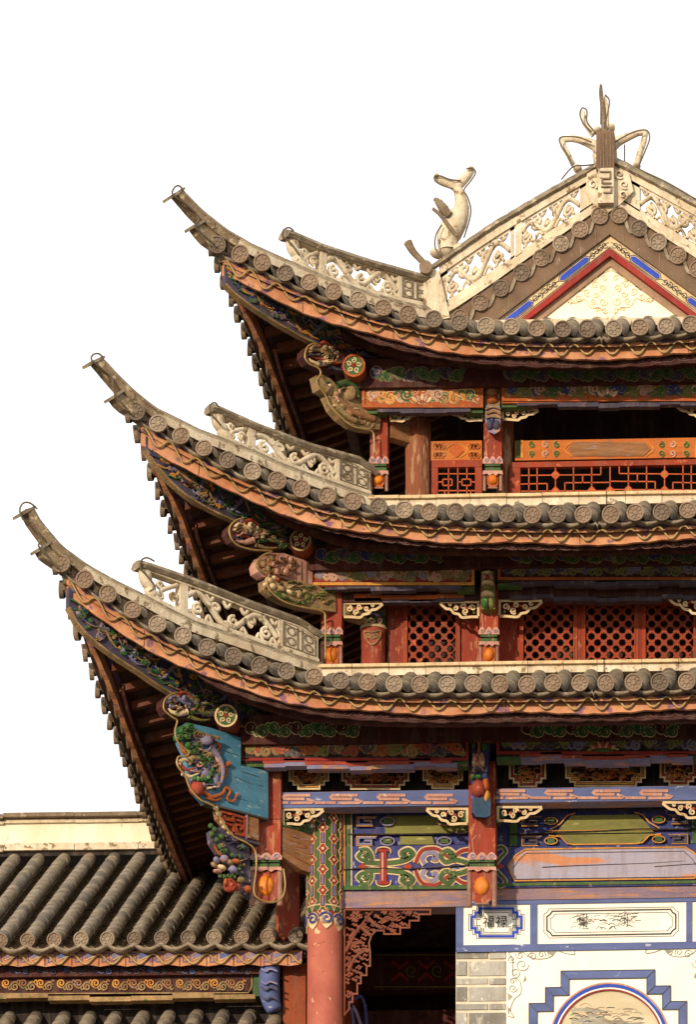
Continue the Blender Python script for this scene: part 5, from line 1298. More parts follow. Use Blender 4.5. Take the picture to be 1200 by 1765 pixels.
# grey bricks
mb = MB(); y = 1641; r_ = 0
while y < 2000:
    h = 13 if r_ % 2 == 0 else 27
    if r_ % 2 == 0: xs_ = [(wl + .5, 841), (844, 872)]
    else: xs_ = [(wl + .5, 805), (808, 872)]
    if y + h > 1641:
        for a, b in xs_: mb.pbox(a + rnd.uniform(0, .5), y + rnd.uniform(0, .6), b - rnd.uniform(0, .5), y + h - 2.6 + rnd.uniform(-.5, .3), YS + rnd.uniform(-.003, .003), .02, rnd.choice(['grey_brick', 'brick_pale', 'brick_dull']))
    y += h + 2; r_ += 1
part(mb, 'brick_pier', None, 'pier of whitish grey bricks beside the doorway')
mb = MB(); mb.pbox(873, 1636, mpx(873, 1650, YS), 2500, YS - .004, .02, 'white_wall'); part(mb, 'white_field', None)
def tl(x): return -(x - 1000) * .016        # the slope of level lines down here, in the photograph
def rectf(mb, a, b, c, d, h0, h1, m, Y=None): mb.poly(plane(Y or YS), [(a, b + tl(a)), (c, b + tl(c)), (c, d + tl(c)), (a, d + tl(a))], h0, h1, m)
mb = MB()
rectf(mb, wl, 1546, 1260, 1556, -.01, .02, 'wall_blue'); rectf(mb, wl, 1625, 1260, 1637, -.01, .02, 'wall_blue')
for a, b in ((wl, 798), (914, 926), (1183, 1193), (1248, 1260)): rectf(mb, a, 1556.3, b, 1624.7, -.01, .019, 'wall_blue')
part(mb, 'blue_frame', None, 'worn slate blue frame round the wall panels')
# writing panel
mb = MB(); rectf(mb, 798, 1556, 914, 1625, -.008, .006, 'white_wall'); mp = plane(YS)
def oct2(cx, cy, w_, h_, a, t=0):
    p = [(-w_, -h_ + 2 * a), (-w_ + a, -h_ + 2 * a), (-w_ + a, -h_ + a), (-w_ + 2 * a, -h_ + a), (-w_ + 2 * a, -h_)]
    p = p + [(-x, y) for x, y in p[::-1]]; p = p + [(x, -y) for x, y in p[::-1]]; return [(cx + x, cy + y) for x, y in p]
cxp, cyp = 856, 1589
mb.ribbon(mp, oct2(cxp, cyp, 48, 28, 7), 1.0, 0, .009, 'ink', closed=True); mb.ribbon(mp, oct2(cxp, cyp, 43, 24, 7), 4.6, 0, .010, 'royal', closed=True); mb.ribbon(mp, oct2(cxp, cyp, 39, 20, 7), 1.6, 0, .0095, 'soft_grey', closed=True); mb.ribbon(mp, oct2(cxp, cyp, 34, 17, 6), 1.0, 0, .009, 'ink', closed=True)
wp = part(mb, 'writing_panel', None, 'small white panel with two black written characters in a stepped blue border')
cu = bpy.data.curves.new('characters', 'FONT'); cu.body = '\u798f\u7984'; cu.size = .108; cu.extrude = .002; cu.align_x = 'CENTER'; cu.align_y = 'CENTER'; cu.offset = -.0004; cu.space_character = 1.08
cu.materials.append(MATS['ink']); co = bpy.data.objects.new('characters', cu); COL.objects.link(co)
co.location = P(854, 1589, YS - .010); co.rotation_euler = (R(90), 0, 0); bpy.context.view_layer.update()
me = bpy.data.meshes.new_from_object(co); c2 = bpy.data.objects.new('characters', me); c2.matrix_world = co.matrix_world.copy(); bpy.data.objects.remove(co); COL.objects.link(c2); c2.name = 'characters'; c2.parent = wp
# landscape panel
mb = MB(); rectf(mb, 926, 1556, 1183, 1625, -.008, .006, 'white_wall')
def chamf(a, b, c, d, k): return [(x, y + tl(x) + 0) for x, y in ((a + k, b), (c - k, b), (c - k * .6, b + k * .6), (c, b + k), (c, d - k), (c - k * .6, d - k * .6), (c - k, d), (a + k, d), (a + k * .6, d - k * .6), (a, d - k), (a, b + k), (a + k * .6, b + k * .6))]
mb.ribbon(mp, chamf(938, 1565, 1170, 1615, 9), 1.0, 0, .009, 'ink', closed=True); mb.ribbon(mp, chamf(943, 1569, 1165, 1611, 9), 2.6, 0, .0095, 'ink', closed=True); mb.ribbon(mp, chamf(949, 1574, 1159, 1606, 8), .9, 0, .009, 'ink', closed=True)
for i in range(46):
    x = rnd.choice([rnd.uniform(985, 1035), rnd.uniform(1035, 1065), rnd.uniform(1062, 1100)]); y = rnd.uniform(1576, 1601) + tl(x)
    mb.ribbon(mp, smooth([(x - 5, y + rnd.uniform(-2, 3)), (x, y - 3 * rnd.random()), (x + 6, y + rnd.uniform(-2, 3))], 3), rnd.uniform(.6, 1.3), 0, .008, 'ink' if rnd.random() < .5 else 'soft_grey')
for x0_, yb_ in ((1006, 1598), (1000, 1600), (1012, 1597), (1076, 1594), (1082, 1596)):
    mb.ribbon(mp, [(x0_, yb_), (x0_ + rnd.uniform(-2, 2), yb_ - 22)], 1.0, 0, .008, 'ink')
    for q in range(16):
        u, v_ = rnd.gauss(0, 6), rnd.uniform(6, 23); mb.ribbon(mp, smooth([(x0_ + u - 3.5, yb_ - v_ + 1.5), (x0_ + u, yb_ - v_ - 1), (x0_ + u + 3.5, yb_ - v_ + rnd.uniform(0, 2))], 2), .7, 0, .008, 'ink' if q % 2 else 'soft_grey')
part(mb, 'landscape_panel', None, 'long white panel with an ink drawing of trees and rocks')
mb = MB(); rectf(mb, 1193, 1556, 1248, 1625, -.008, .006, 'white_wall'); part(mb, 'wall_panel', None)
# corner scrolls of the white field
for mir_ in (0, 1):
    mb = MB()
    fx = (lambda x: x) if not mir_ else (lambda x: 2 * 1052 - x)
    G = lambda pts, w_=1.1, m='soft_grey': mb.ribbon(mp, [(fx(x), y + (tl(fx(x)) - tl(x))) for x, y in pts], w_, 0, .011, m)
    for pts, w_ in (([(877, 1640), (900, 1640), (912, 1648), (930, 1652), (950, 1648), (960, 1638), (974, 1642), (990, 1644), (990, 1637)], 1.2), ([(876, 1640), (884, 1655), (884, 1680), (896, 1690), (898, 1710), (886, 1722), (880, 1740), (886, 1752), (876, 1750)], 1.2)): G(smooth(pts, 4), w_)
    for cx, cy, r, a, d in ((900, 1662, 12, 0, 1), (888, 1676, 9, 90, -1), (918, 1648, 8, 180, 1), (934, 1644, 7, 30, -1), (884, 1702, 8, 0, 1), (882, 1652, 7, 40, 1), (950, 1642, 6, 100, 1), (884, 1690, 6, 10, -1), (896, 1645, 7, 200, -1)):
        G(spiral(cx, cy, r, 1.35, R(a), d, 14))
    for pts in ([(938, 1637), (962, 1636), (952, 1646)], [(875, 1710), (884, 1716), (876, 1724)], [(875, 1734), (880, 1738), (876, 1748)], [(905, 1680), (908, 1688), (902, 1692)]): mb.poly(mp, [(fx(x), y + (tl(fx(x)) - tl(x))) for x, y in pts], 0, .009, 'soft_grey')
    part(mb, 'corner_scroll', None, 'grey line scroll in the upper %s corner of the white field' % ('left', 'right')[mir_])
# stepped blue frame and round picture
mb = MB()
lft = [(919, 1860), (919, 1734), (947, 1734), (947, 1707), (974, 1707), (974, 1679)]; path = lft + [(2 * 1048 - x, y) for x, y in lft[::-1]]; path = [(x, y + tl(x) * .9) for x, y in path]
mb.ribbon(mp, path, 15, 0, .014, 'wall_blue'); 
edge_ = lambda o_: mb.ribbon(mp, [(x + (o_ if x < 1048 else -o_), y + o_) for x, y in path], 1.0, .0, .019, 'ink')
edge_(-7); edge_(7)
for i in range(1, len(path) - 1): x, y = path[i]; s_ = 1 if x < 1048 else -1; mb.ribbon(mp, [(x - 7 * s_, y - 7), (x + 7 * s_, y + 7)], 1.0, .0, .019, 'ink')
part(mb, 'stepped_frame', None, 'stepped slate blue frame round the circular picture')
mb = MB(); cxr, cyr = 1051, 1797
C_ = lambda r: [(cxr + r * math.cos(R(q)), cyr + r * math.sin(R(q))) for q in range(0, 360, 5)]
mb.poly(mp, C_(90), 0, .006, 'wash'); mb.ribbon(mp, C_(92), 3, 0, .02, 'crimson', closed=True); mb.ribbon(mp, C_(95), 3, 0, .016, 'white_wall', closed=True); mb.ribbon(mp, C_(99), 5, 0, .022, 'royal', closed=True); mb.ribbon(mp, C_(103.5), 3, 0, .016, 'pinkish', closed=True)
for pts in ([(984, 1756), (996, 1748), (1008, 1752), (1022, 1746), (1040, 1752), (1052, 1758), (1070, 1756), (1086, 1762), (1104, 1760), (1112, 1766), (990, 1766)], [(1000, 1740), (1012, 1734), (1024, 1737), (1040, 1740), (1052, 1745), (1030, 1744), (1012, 1744)]): mb.poly(mp, pts, .004, .0065, 'soft_grey')
for i in range(60):
    x, y = rnd.uniform(985, 1105), rnd.uniform(1736, 1766); mb.ribbon(mp, smooth([(x - 7, y + rnd.uniform(-1, 2)), (x, y - 1.5), (x + 7, y + rnd.uniform(-1, 2))], 2), rnd.uniform(.5, 1.4), .004, .009, rnd.choice(['soft_grey', 'taupe', 'ink', 'wash']))
for pts, w_ in (([(985, 1741), (1005, 1738), (1025, 1742), (1045, 1744)], 5), ([(1010, 1746), (1040, 1748), (1065, 1745)], 2.5), ([(985, 1762), (1020, 1760), (1060, 1764), (1095, 1762)], 6), ([(1040, 1758), (1090, 1760)], 3), ([(1000, 1732), (1010, 1728), (1020, 1733)], 1.5), ([(1000, 1775), (1060, 1780), (1110, 1776)], 10)):
    mb.ribbon(mp, smooth(pts, 4), w_, .004, .008, 'soft_grey' if w_ > 3 else 'taupe', taper=True)
part(mb, 'round_picture', None, 'round landscape picture in a blue ring')

# ================================================================== corner brackets (on the corner line) and purlin ends
Dm = lambda x, y, h=0.0: Dg(x, y, h)
def finish(mb, name, lab): return part(mb.rough(), name, None, lab)
def beads(mb, pts, r, m, h=.05, mp=None):
    for x, y in pts: mb.blob((mp or Dm)(x, y, h), (r / 200, r / 200, r / 200), m, 9, 6)
def _lumps(mb, x0, x1, y0, y1, n, cols, r=(3, 6), h=.04, mp=None, ok=None):
    for i in range(n):
        x, y = rnd.uniform(x0, x1), rnd.uniform(y0, y1)
        if ok and not ok(x, y): continue
        c = rnd.choice(cols); q = rnd.random(); rr = rnd.uniform(*r)
        if q < .4: mb.ribbon(mp or Dm, spiral(x, y, rr, 1.25, rnd.random() * 6, rnd.choice((-1, 1)), 10), rr * .36, h - .03, h + .02, c)
        elif q < .7: mb.blob((mp or Dm)(x, y, h), (rr / 200, .03, rr * .6 / 200), c, 8, 5, rot=rnd.uniform(-1.5, 1.5))
        else: mb.ribbon(mp or Dm, smooth([(x - rr * 1.5, y + rnd.uniform(-3, 3)), (x, y), (x + rr * 1.5, y + rnd.uniform(-3, 3))], 3), rr * .5, h - .03, h + .025, c, taper=True)
# --- the painted beast head under each horn
def lumps(*a, **k): return _lumps(*a, **k)
def beast_head(x, y, s, pal, lab):
    """Open-jawed head looking left, mane streaming right. pal: skin, jaw, mane, mane2, tongue."""
    mb = MB(); k = s
    B = lambda pts: [(x + a * k, y + b * k) for a, b in pts]
    mb.poly(Dm, B([(0, 20), (2, 8), (12, 0), (32, -3), (60, -2), (90, 3), (104, 8), (104, 42), (86, 45), (50, 44), (24, 38), (8, 32)]), -.06, .03, 'dark_red')
    st = lambda pts, r, m, h=.05, t=True: stroke(mb, Dm, B(pts), r * k, m, h, t)
    st([(46, 14), (30, 8), (18, 8), (8, 14)], 8, pal[0], .05); st([(8, 12), (12, 6), (20, 4)], 4, pal[0], .08)          # snout and nose
    st([(42, 30), (28, 34), (16, 30), (10, 24)], 5.5, pal[1], .05); st([(34, 24), (22, 23), (13, 20)], 3, pal[4], .05)   # lower jaw, tongue
    for i in range(5): mb.blob(Dm(x + (12 + i * 4) * k, y + (17 + i * .3) * k, .065), (.004, .006, .007), 'wood_carved', 6, 4)
    mb.blob(Dm(x + 34 * k, y + 8 * k, .09), (6 * k / 200, .03, 5 * k / 200), pal[0], 10, 6); mb.blob(Dm(x + 33 * k, y + 8 * k, .115), (2.6 * k / 200, .014, 2.6 * k / 200), 'ink', 8, 5)
    lumps(mb, x + 10 * k, x + 60 * k, y + 2 * k, y + 36 * k, 26, [pal[0], pal[1], pal[3], 'wood_carved', 'slate'], (2, 4.5), .06)
    st([(24, 2), (34, -2), (44, 2), (50, 8)], 4, pal[4], .08); st([(44, 20), (52, 12), (50, 28)], 6, pal[0], .05)
    for i, (a, b, c, d) in enumerate(((50, 8, 92, 0), (54, 14, 100, 10), (56, 20, 104, 20), (54, 26, 100, 30), (50, 32, 94, 38), (46, 38, 84, 43))):
        st([(a, b), ((a + c) / 2, (b + d) / 2 + (4 if i % 2 else -4)), (c, d)], 4.2, pal[2 + i % 2], .05)
    lumps(mb, x + 60 * k, x + 100 * k, y + 2 * k, y + 42 * k, 16, [pal[2], pal[3], 'slate', 'wood_carved'], (3, 6), .04)
    return finish(mb, 'beast_head', lab)
beast_head(518, 598, .98, ('wood_carved', 'cream', 'orange', 'slate', 'salmon'), 'painted beast head under the top horn')
beast_head(388, 903, 1.02, ('cream', 'pinkish', 'green', 'wood_carved', 'salmon'), 'painted open-jawed beast head under the middle horn')
beast_head(275, 1200, .98, ('lavender', 'cream', 'green', 'olive', 'salmon'), 'painted open-jawed beast head under the lowest horn')
def purl(px, py, r, Yf, face, ring, lab, body='rust_wall'): 
    o = purlin_end(px, py, r, Yf, Yf + .5, face, ring, body); o['label'] = lab
purl(610, 630, 20, Y3 - .36, 'green', 'orange', 'round purlin end with a green and orange face'); purl(518, 931, 19, Y2 - .38, 'dark_red', 'wood_carved', 'round purlin end with a dark flower face'); purl(389.5, 1233, 20, Yl - .46, 'green', 'cream', 'round purlin end with a red flower face')
# --- top: elephant-like head over a dragon head
mb = MB()
mb.poly(Dm, [(541, 650), (552, 648), (566, 656), (575, 664), (590, 659), (606, 664), (623, 672), (623, 704), (600, 698), (578, 688), (560, 682), (547, 674)], -.07, .04, 'wood_carved')
stroke(mb, Dm, [(545, 655), (552, 668), (560, 676)], 7, 'wood_carved', .05, False); stroke(mb, Dm, [(575, 668), (590, 664), (606, 672), (610, 690)], 6, 'green', .05, False)
carve(mb, Dm, [(596, 680, 15, 14, 'wood_carved', 0, .04), (574, 684, 8, 7, 'wood_carved', 0, .04), (589, 673, 3, 2.5, 'ink', 0, .05), (553, 662, 7, 6, 'olive', 0, .03), (563, 668, 5, 4, 'cream', 0, .03)], .04)
lumps(mb, 548, 615, 654, 694, 16, ['wood_carved', 'green', 'olive', 'pinkish'], (3, 5), .05, ok=lambda x, y: y > 648 + (x - 545) * .1 and y < 672 + (x - 545) * .36)
finish(mb, 'corner_bracket', 'upper carved green and tan head on the top corner bracket')
mb = MB()
mb.poly(Dm, [(560, 684), (580, 690), (606, 700), (630, 706), (650, 722), (649, 744), (626, 742), (604, 736), (584, 722), (570, 706)], -.07, .05, 'wood_carved')
stroke(mb, Dm, [(572, 694), (586, 700), (600, 712), (620, 720), (640, 726)], 7, 'wood', .05, False); stroke(mb, Dm, [(566, 690), (576, 706), (592, 722), (608, 730)], 5, 'wood_carved', .06, False)
carve(mb, Dm, [(572, 692, 8, 6, 'pinkish', 0, .035), (584, 704, 9, 6, 'wood_carved', 30, .045), (596, 716, 9, 5, 'wood', 30, .04), (578, 698, 3, 3, 'cream', 0, .055)], .05)
lumps(mb, 568, 620, 692, 734, 22, ['wood_carved', 'wood', 'cream', 'pinkish'], (3, 5), .055, ok=lambda x, y: abs(y - (690 + (x - 565) * .75)) < 12)
for i in range(4): mb.ribbon(Dm, smooth([(610 + i * 8, 712 + i * 3), (616 + i * 8, 722 + i * 2), (612 + i * 8, 734 + i * 2)], 3), 1.6, .045, .06, 'wood_carved')
finish(mb, 'corner_bracket', 'lower carved tan head on the top corner bracket')
# --- middle: paw-like cloud over a green dragon
mb = MB()
mb.poly(Dm, [(437, 976), (444, 962), (462, 956), (484, 955), (500, 961), (520, 968), (535, 975), (535, 1011), (500, 1003), (474, 996), (450, 996), (440, 988)], -.07, .04, 'pinkish')
for x, y, r in ((447, 974, 8), (462, 967, 8), (478, 966, 9), (494, 968, 8), (455, 984, 8), (470, 988, 8), (486, 988, 9), (494, 980, 7), (464, 976, 7)):
    carve(mb, Dm, [(x, y, r, r * .85, 'wood_carved' if (x + y) % 2 else 'pinkish', 0, .045)], .04); mb.ribbon(Dm, arc(x, y, r * .9, r * .8, 20, 250, 8), 1.4, .04, .075, 'wood')
carve(mb, Dm, [(480, 968, 3, 3, 'ink', 0, .07)], .05)
for i in range(3): mb.ribbon(Dm, [(505 + i * 9, 966 + i * 3), (504 + i * 9, 1000 + i * 2)], .8, .04, .046, 'wood_carved')
finish(mb, 'corner_bracket', 'upper pinkish carved cloud on the middle corner bracket')
mb = MB()
mb.poly(Dm, [(452, 1002), (466, 998), (486, 1006), (500, 1003), (520, 1006), (552, 1014), (573, 1022), (573, 1057), (546, 1053), (516, 1048), (486, 1038), (466, 1028), (454, 1016)], -.07, .05, 'wood_carved')
lumps(mb, 505, 566, 1012, 1050, 26, ['olive', 'olive', 'wood_carved', 'green'], (3, 6), .045, ok=lambda x, y: 1008 + (x - 505) * .28 < y < 1042 + (x - 505) * .2)
carve(mb, Dm, [(458, 1004, 7, 6, 'cream', 0, .04), (468, 1000, 5, 4, 'cream', 0, .05), (452, 1012, 5, 4, 'cream', 0, .04), (474, 1003, 4, 4, 'salmon', 0, .05), (464, 1014, 7, 6, 'cream', 0, .04), (478, 1018, 9, 5, 'wood_carved', 20, .04), (492, 1024, 8, 4, 'cream', 20, .04), (484, 1030, 9, 4, 'olive', 20, .04), (480, 1012, 3, 2.5, 'ink', 0, .07), (508, 1026, 7, 9, 'wood_carved', 0, .03), (522, 1030, 5, 8, 'olive', 0, .03)], .05)
stroke(mb, Dm, [(460, 1022), (476, 1032), (498, 1038), (515, 1042)], 3.5, 'green', .055); stroke(mb, Dm, [(490, 1008), (502, 1006), (516, 1012), (520, 1020)], 3.5, 'olive', .055)
lumps(mb, 470, 525, 1004, 1042, 18, ['olive', 'wood_carved', 'cream', 'green'], (2.5, 4.5), .055, ok=lambda x, y: y > 1002 + (x - 470) * .12 and y < 1026 + (x - 470) * .4)
finish(mb, 'corner_bracket', 'lower green carved dragon head on the middle corner bracket')
# --- lowest: sky-blue board with dragons, fret block and a hanging dragon
mb = MB()
mb.poly(Dm, [(318, 1247), (360, 1256), (412, 1273), (412, 1320), (459, 1330), (459, 1411), (420, 1401), (352, 1382), (338, 1366), (334, 1350), (326, 1335), (322, 1312), (318, 1298), (310, 1280), (308, 1258)], -.06, .03, 'sky_blue')
mb.ribbon(Dm, [(352, 1384), (420, 1403), (459, 1413)], 3, -.06, .034, 'ink')
for q in ([(385, 1296), (412, 1304), (436, 1312)], [(400, 1340), (430, 1352), (450, 1356)], [(395, 1375), (425, 1382)], [(410, 1330), (445, 1341)]): mb.ribbon(Dm, smooth(q, 3), .9, .0, .032, 'ink', taper=True)
board = finish(mb, 'corner_bracket', 'sky blue bracket board with carved dragons and a red ball')
mb = MB(); h = .06
for x, y, r in ((308, 1262, 9), (320, 1257, 9), (302, 1274, 8), (315, 1272, 8.5), (328, 1264, 7), (320, 1288, 8), (330, 1298, 8), (322, 1300, 6), (340, 1310, 7.5), (346, 1320, 6), (356, 1314, 6), (334, 1287, 5)):
    carve(mb, Dm, [(x, y, r, r * .9, 'bright_green', 0, .05)], .04); mb.ribbon(Dm, spiral(x, y, r * .7, 1.3, 1, 1, 10), 1.6, .06, .098, 'green')
stroke(mb, Dm, [(306, 1282), (312, 1296), (326, 1312), (340, 1322)], 5, 'orange', .04)
carve(mb, Dm, [(344, 1276, 20, 11, 'lavender', 12, .055), (362, 1288, 10, 9, 'slate', 20, .05), (356, 1302, 9, 6, 'wood_carved', 20, .04), (334, 1268, 9, 7, 'pinkish', 0, .05)], .04)
for i in range(9): mb.ribbon(Dm, arc(330 + i * 4.5, 1274 + i * 1.2, 5, 9, 200, 330, 6), 1.1, .07, .1, 'wood_carved')
for pts, r, m in (([(354, 1292), (370, 1308), (377, 1330), (374, 1352), (366, 1362)], 7.5, 'lavender'), ([(362, 1300), (372, 1324), (368, 1346)], 4, 'pinkish'), ([(318, 1316), (330, 1308), (344, 1314), (352, 1326)], 6.5, 'wood_carved'), ([(305, 1322), (316, 1330), (330, 1326)], 4, 'salmon'), ([(308, 1336), (322, 1342), (338, 1334)], 4.5, 'cream'), ([(302, 1318), (312, 1312), (324, 1318)], 4.5, 'cream'), ([(318, 1350), (330, 1346), (342, 1350)], 4, 'lavender')): stroke(mb, Dm, pts, r, m, h)
carve(mb, Dm, [(332, 1316, 7, 5, 'slate', 0, .06), (331, 1315, 2.6, 2.6, 'ink', 0, .085), (348, 1336, 10, 9, 'lavender', 10, .05), (366, 1346, 8, 14, 'lavender', 0, .045), (344, 1355, 7, 5, 'pinkish', 0, .05)], .04)
mb2_ = None
lumps(mb, 322, 382, 1270, 1362, 60, ['lavender', 'slate', 'wood_carved', 'pinkish', 'bright_green', 'cream', 'lavender'], (4, 8), .05, ok=lambda x, y: 305 + (y - 1262) * .33 < x < 352 + (y - 1262) * .42)
beads(mb, [(326, 1345), (332, 1347), (338, 1348), (345, 1347), (351, 1344), (355, 1338), (357, 1331)], 4.2, 'bright_green', .08)
carve(mb, Dm, [(334, 1361, 13, 13, 'salmon', 0, .07)], .04)
for pts, r in (([(367, 1284), (374, 1288), (370, 1296), (376, 1302)], 4), ([(390, 1318), (382, 1324), (386, 1336), (378, 1346)], 4), ([(344, 1366), (352, 1372), (362, 1376), (378, 1370), (384, 1360), (392, 1366), (386, 1378), (396, 1384), (402, 1374), (406, 1370)], 4), ([(350, 1376), (366, 1382), (376, 1378)], 3.5), ([(368, 1290), (362, 1296)], 3)): stroke(mb, Dm, pts, r, 'orange', .05)
mb.rough().build('dragon_carving', board)
mb = MB()
mb.poly(Dm, [(374, 1396), (384, 1392), (424, 1404), (446, 1412), (446, 1450), (424, 1446), (400, 1438), (388, 1424), (376, 1410)], -.06, -.01, 'wood')
for q in ([(380, 1400), (400, 1405), (400, 1416), (384, 1413), (384, 1406)], [(402, 1406), (420, 1411), (420, 1442), (404, 1438), (404, 1422), (414, 1424), (414, 1432)], [(386, 1420), (400, 1424), (400, 1434)], [(406, 1414), (414, 1416)]): mb.ribbon(Dm, q, 3.2, -.02, .03, 'lattice_red')
for x, y in ((378, 1402), (384, 1418), (396, 1436), (388, 1426), (372, 1392)): carve(mb, Dm, [(x, y, 6, 4, 'cream', 20, .04)], .0)
mb.poly(Dm, [(424, 1405), (445, 1411), (445, 1449), (424, 1445)], -.05, .012, 'wood'); mb.ribbon(Dm, [(422, 1404), (422, 1446)], 2, -.02, .03, 'weathered'); mb.ribbon(Dm, [(398, 1441), (424, 1450), (446, 1456)], 4, -.06, .03, 'slate')
finish(mb, 'fret_block', 'red pierced fret block under the sky blue bracket')
mb = MB()
mb.poly(Dm, [(362, 1432), (380, 1424), (394, 1440), (410, 1452), (430, 1460), (433, 1548), (420, 1536), (418, 1500), (398, 1482), (376, 1470), (364, 1452)], -.06, .0, 'slate')
beads(mb, [(362, 1424), (364, 1438), (372, 1448), (377, 1460), (387, 1467), (399, 1474), (411, 1477), (368, 1430), (380, 1442)], 5, 'green', .015)
stroke(mb, Dm, [(366, 1456), (376, 1472), (392, 1480)], 3, 'orange', .02)
carve(mb, Dm, [(370, 1484, 6, 6, 'lavender', 0, .05), (383, 1482, 8, 7, 'lavender', 0, .05), (392, 1488, 7, 5, 'wood_carved', 0, .05), (366, 1492, 6, 4, 'wood_carved', 30, .04), (378, 1497, 9, 5, 'cream', 10, .05), (372, 1503, 8, 3, 'pinkish', 5, .04), (398, 1500, 8, 7, 'lavender', 0, .05), (403, 1486, 9, 4, 'orange', 5, .04), (386, 1490, 2.5, 2.5, 'ink', 0, .08)], .03)
beads(mb, [(376, 1511), (383, 1512), (390, 1511), (397, 1509), (404, 1506), (409, 1499), (410, 1492), (393, 1513), (401, 1512)], 3.6, 'green', .03)
lumps(mb, 364, 430, 1440, 1545, 50, ['slate', 'slate', 'lavender', 'wood_carved', 'green'], (3, 6), .02, ok=lambda x, y: x > 362 + (y - 1440) * .55)
carve(mb, Dm, [(393, 1527, 12, 12, 'salmon', 0, .06), (387, 1524, 4, 8, 'orange', 10, .085), (399, 1530, 4, 6, 'crimson', 10, .08), (404, 1530, 9, 7, 'salmon', 0, .05), (424, 1534, 8, 7, 'orange', 0, .05), (412, 1518, 8, 5, 'wood_carved', 0, .04)], .03)
stroke(mb, Dm, [(388, 1520), (396, 1530), (390, 1538)], 2.5, 'salmon', .09)
finish(mb, 'dragon_carving', 'hanging dragon carving with green beads and an orange ball')
mb = MB(); mb.poly(Dm, [(485, 1426), (545, 1443), (545, 1509), (518, 1500), (485, 1478)], -.06, .03, 'wood'); 
for q in ([(492, 1440), (510, 1446), (535, 1452)], [(496, 1450), (516, 1456), (528, 1462), (514, 1462), (500, 1456)], [(500, 1462), (520, 1470), (538, 1474)], [(490, 1470), (512, 1482), (535, 1494)]): mb.ribbon(Dm, smooth(q, 4), .9, .02, .033, 'rust_wall')
finish(mb, 'tie_beam', 'grained wooden tie between the lowest corner post and the column')
mb = MB(); mb.poly(Dm, [(488, 1418), (552, 1424), (550, 1444), (488, 1426)], -.05, .035, 'green'); finish(mb, 'tie_block', None)

# --- carved heads on the middle hanging posts
def fm(Y): return lambda x, y, h=0.0: P(x, y, Y - h)
mp = fm(Y3 - .06); mb = MB()
mb.poly(mp, [(839, 639), (858, 639), (862, 662), (834, 662)], -.3, .03, 'olive'); mb.pbox(833, 656, 863, 662, Y3 - .12, .12, 'cream'); mb.pbox(836, 662, 862, 700, Y3 - .1, .3, 'wood_carved')
carve(mb, mp, [(848, 648, 6, 6, 'green', 0, .05), (848, 676, 12, 13, 'wood', 0, .07), (842, 668, 6, 5, 'green', 0, .05), (855, 668, 6, 5, 'olive', 0, .05), (849, 690, 12, 8, 'orange', 0, .06)], .03)
mb.poly(mp, [(837, 699), (862, 699), (864, 715), (862, 744), (852, 748), (842, 744), (836, 725)], -.2, .06, 'lavender')
for y in (703, 711, 719): mb.ribbon(mp, smooth([(837, y + 2), (850, y - 2), (863, y + 2)], 3), 3, .04, .085, 'wood_carved')
carve(mb, mp, [(845, 734, 7, 9, 'slate', 0, .05), (856, 734, 7, 9, 'slate', 0, .05), (850, 728, 2, 10, 'blue', 0, .06)], .05); part(mb.rough(), 'carved_head', None, 'carved grey and olive head on the top middle post')
mp = fm(Y2 - .06); mb = MB()
mb.pbox(829, 958, 853, 1050, Y2 - .1, .25, 'olive')
carve(mb, mp, [(841, 964, 11, 7, 'slate', 0, .06), (836, 976, 7, 9, 'blue', 0, .07), (847, 976, 7, 9, 'lavender', 0, .07), (841, 990, 11, 5, 'cream', 0, .08), (836, 997, 6, 7, 'pinkish', 0, .08), (847, 997, 6, 7, 'pinkish', 0, .08), (841, 1000, 3, 4, 'salmon', 0, .11), (841, 1007, 12, 5, 'cream', 0, .09), (841, 1016, 9, 6, 'olive', 0, .09), (841, 1026, 12, 6, 'cream', 0, .09), (836, 1040, 7, 11, 'bright_green', 0, .06), (847, 1040, 7, 11, 'olive', 0, .06), (841, 1040, 2, 12, 'green', 0, .08)], .03)
part(mb.rough(), 'carved_head', None, 'carved blue, cream and green head on the middle storey post')
mp = fm(Yl - .1); mb = MB()
mb.pbox(813, 1238, 841, 1400, Yl - .14, .3, 'blue')
carve(mb, mp, [(818, 1244, 6, 7, 'bright_green', 0, .06), (829, 1243, 7, 7, 'bright_green', 0, .06), (836, 1246, 6, 7, 'green', 0, .06), (815, 1256, 6, 6, 'green', 0, .06), (824, 1256, 6, 7, 'bright_green', 0, .07), (833, 1257, 6, 6, 'green', 0, .06), (819, 1270, 5, 7, 'cream', 0, .06), (832, 1270, 5, 7, 'cream', 0, .06), (817, 1286, 6, 10, 'green', 0, .06), (834, 1286, 6, 10, 'bright_green', 0, .06),
 (825, 1312, 12, 13, 'pinkish', 0, .09), (818, 1305, 4, 3, 'wood_carved', 20, .11), (832, 1305, 4, 3, 'wood_carved', -20, .11), (825, 1313, 4, 7, 'salmon', 0, .12), (818, 1318, 4, 5, 'cream', 0, .1), (832, 1318, 4, 5, 'cream', 0, .1), (825, 1328, 11, 5, 'pinkish', 0, .1), (825, 1330, 7, 4, 'slate', 0, .13), (816, 1340, 6, 6, 'green', 0, .07), (826, 1341, 7, 5, 'bright_green', 0, .07), (837, 1339, 6, 8, 'blue', 0, .07),
 (825, 1360, 13, 15, 'salmon', 0, .1), (838, 1352, 6, 12, 'orange', 0, .07), (840, 1374, 5, 12, 'gold', 10, .07)], .03)
mb.ribbon(mp, [(826, 1262), (826, 1298)], 5, .02, .1, 'orange')
mb.poly(mp, [(815, 1376), (845, 1376), (846, 1404), (838, 1408), (820, 1407), (815, 1400)], -.1, .07, 'head_blue'); part(mb.rough(), 'carved_head', None, 'tall carved dragon head with a red ball on the lowest middle post')

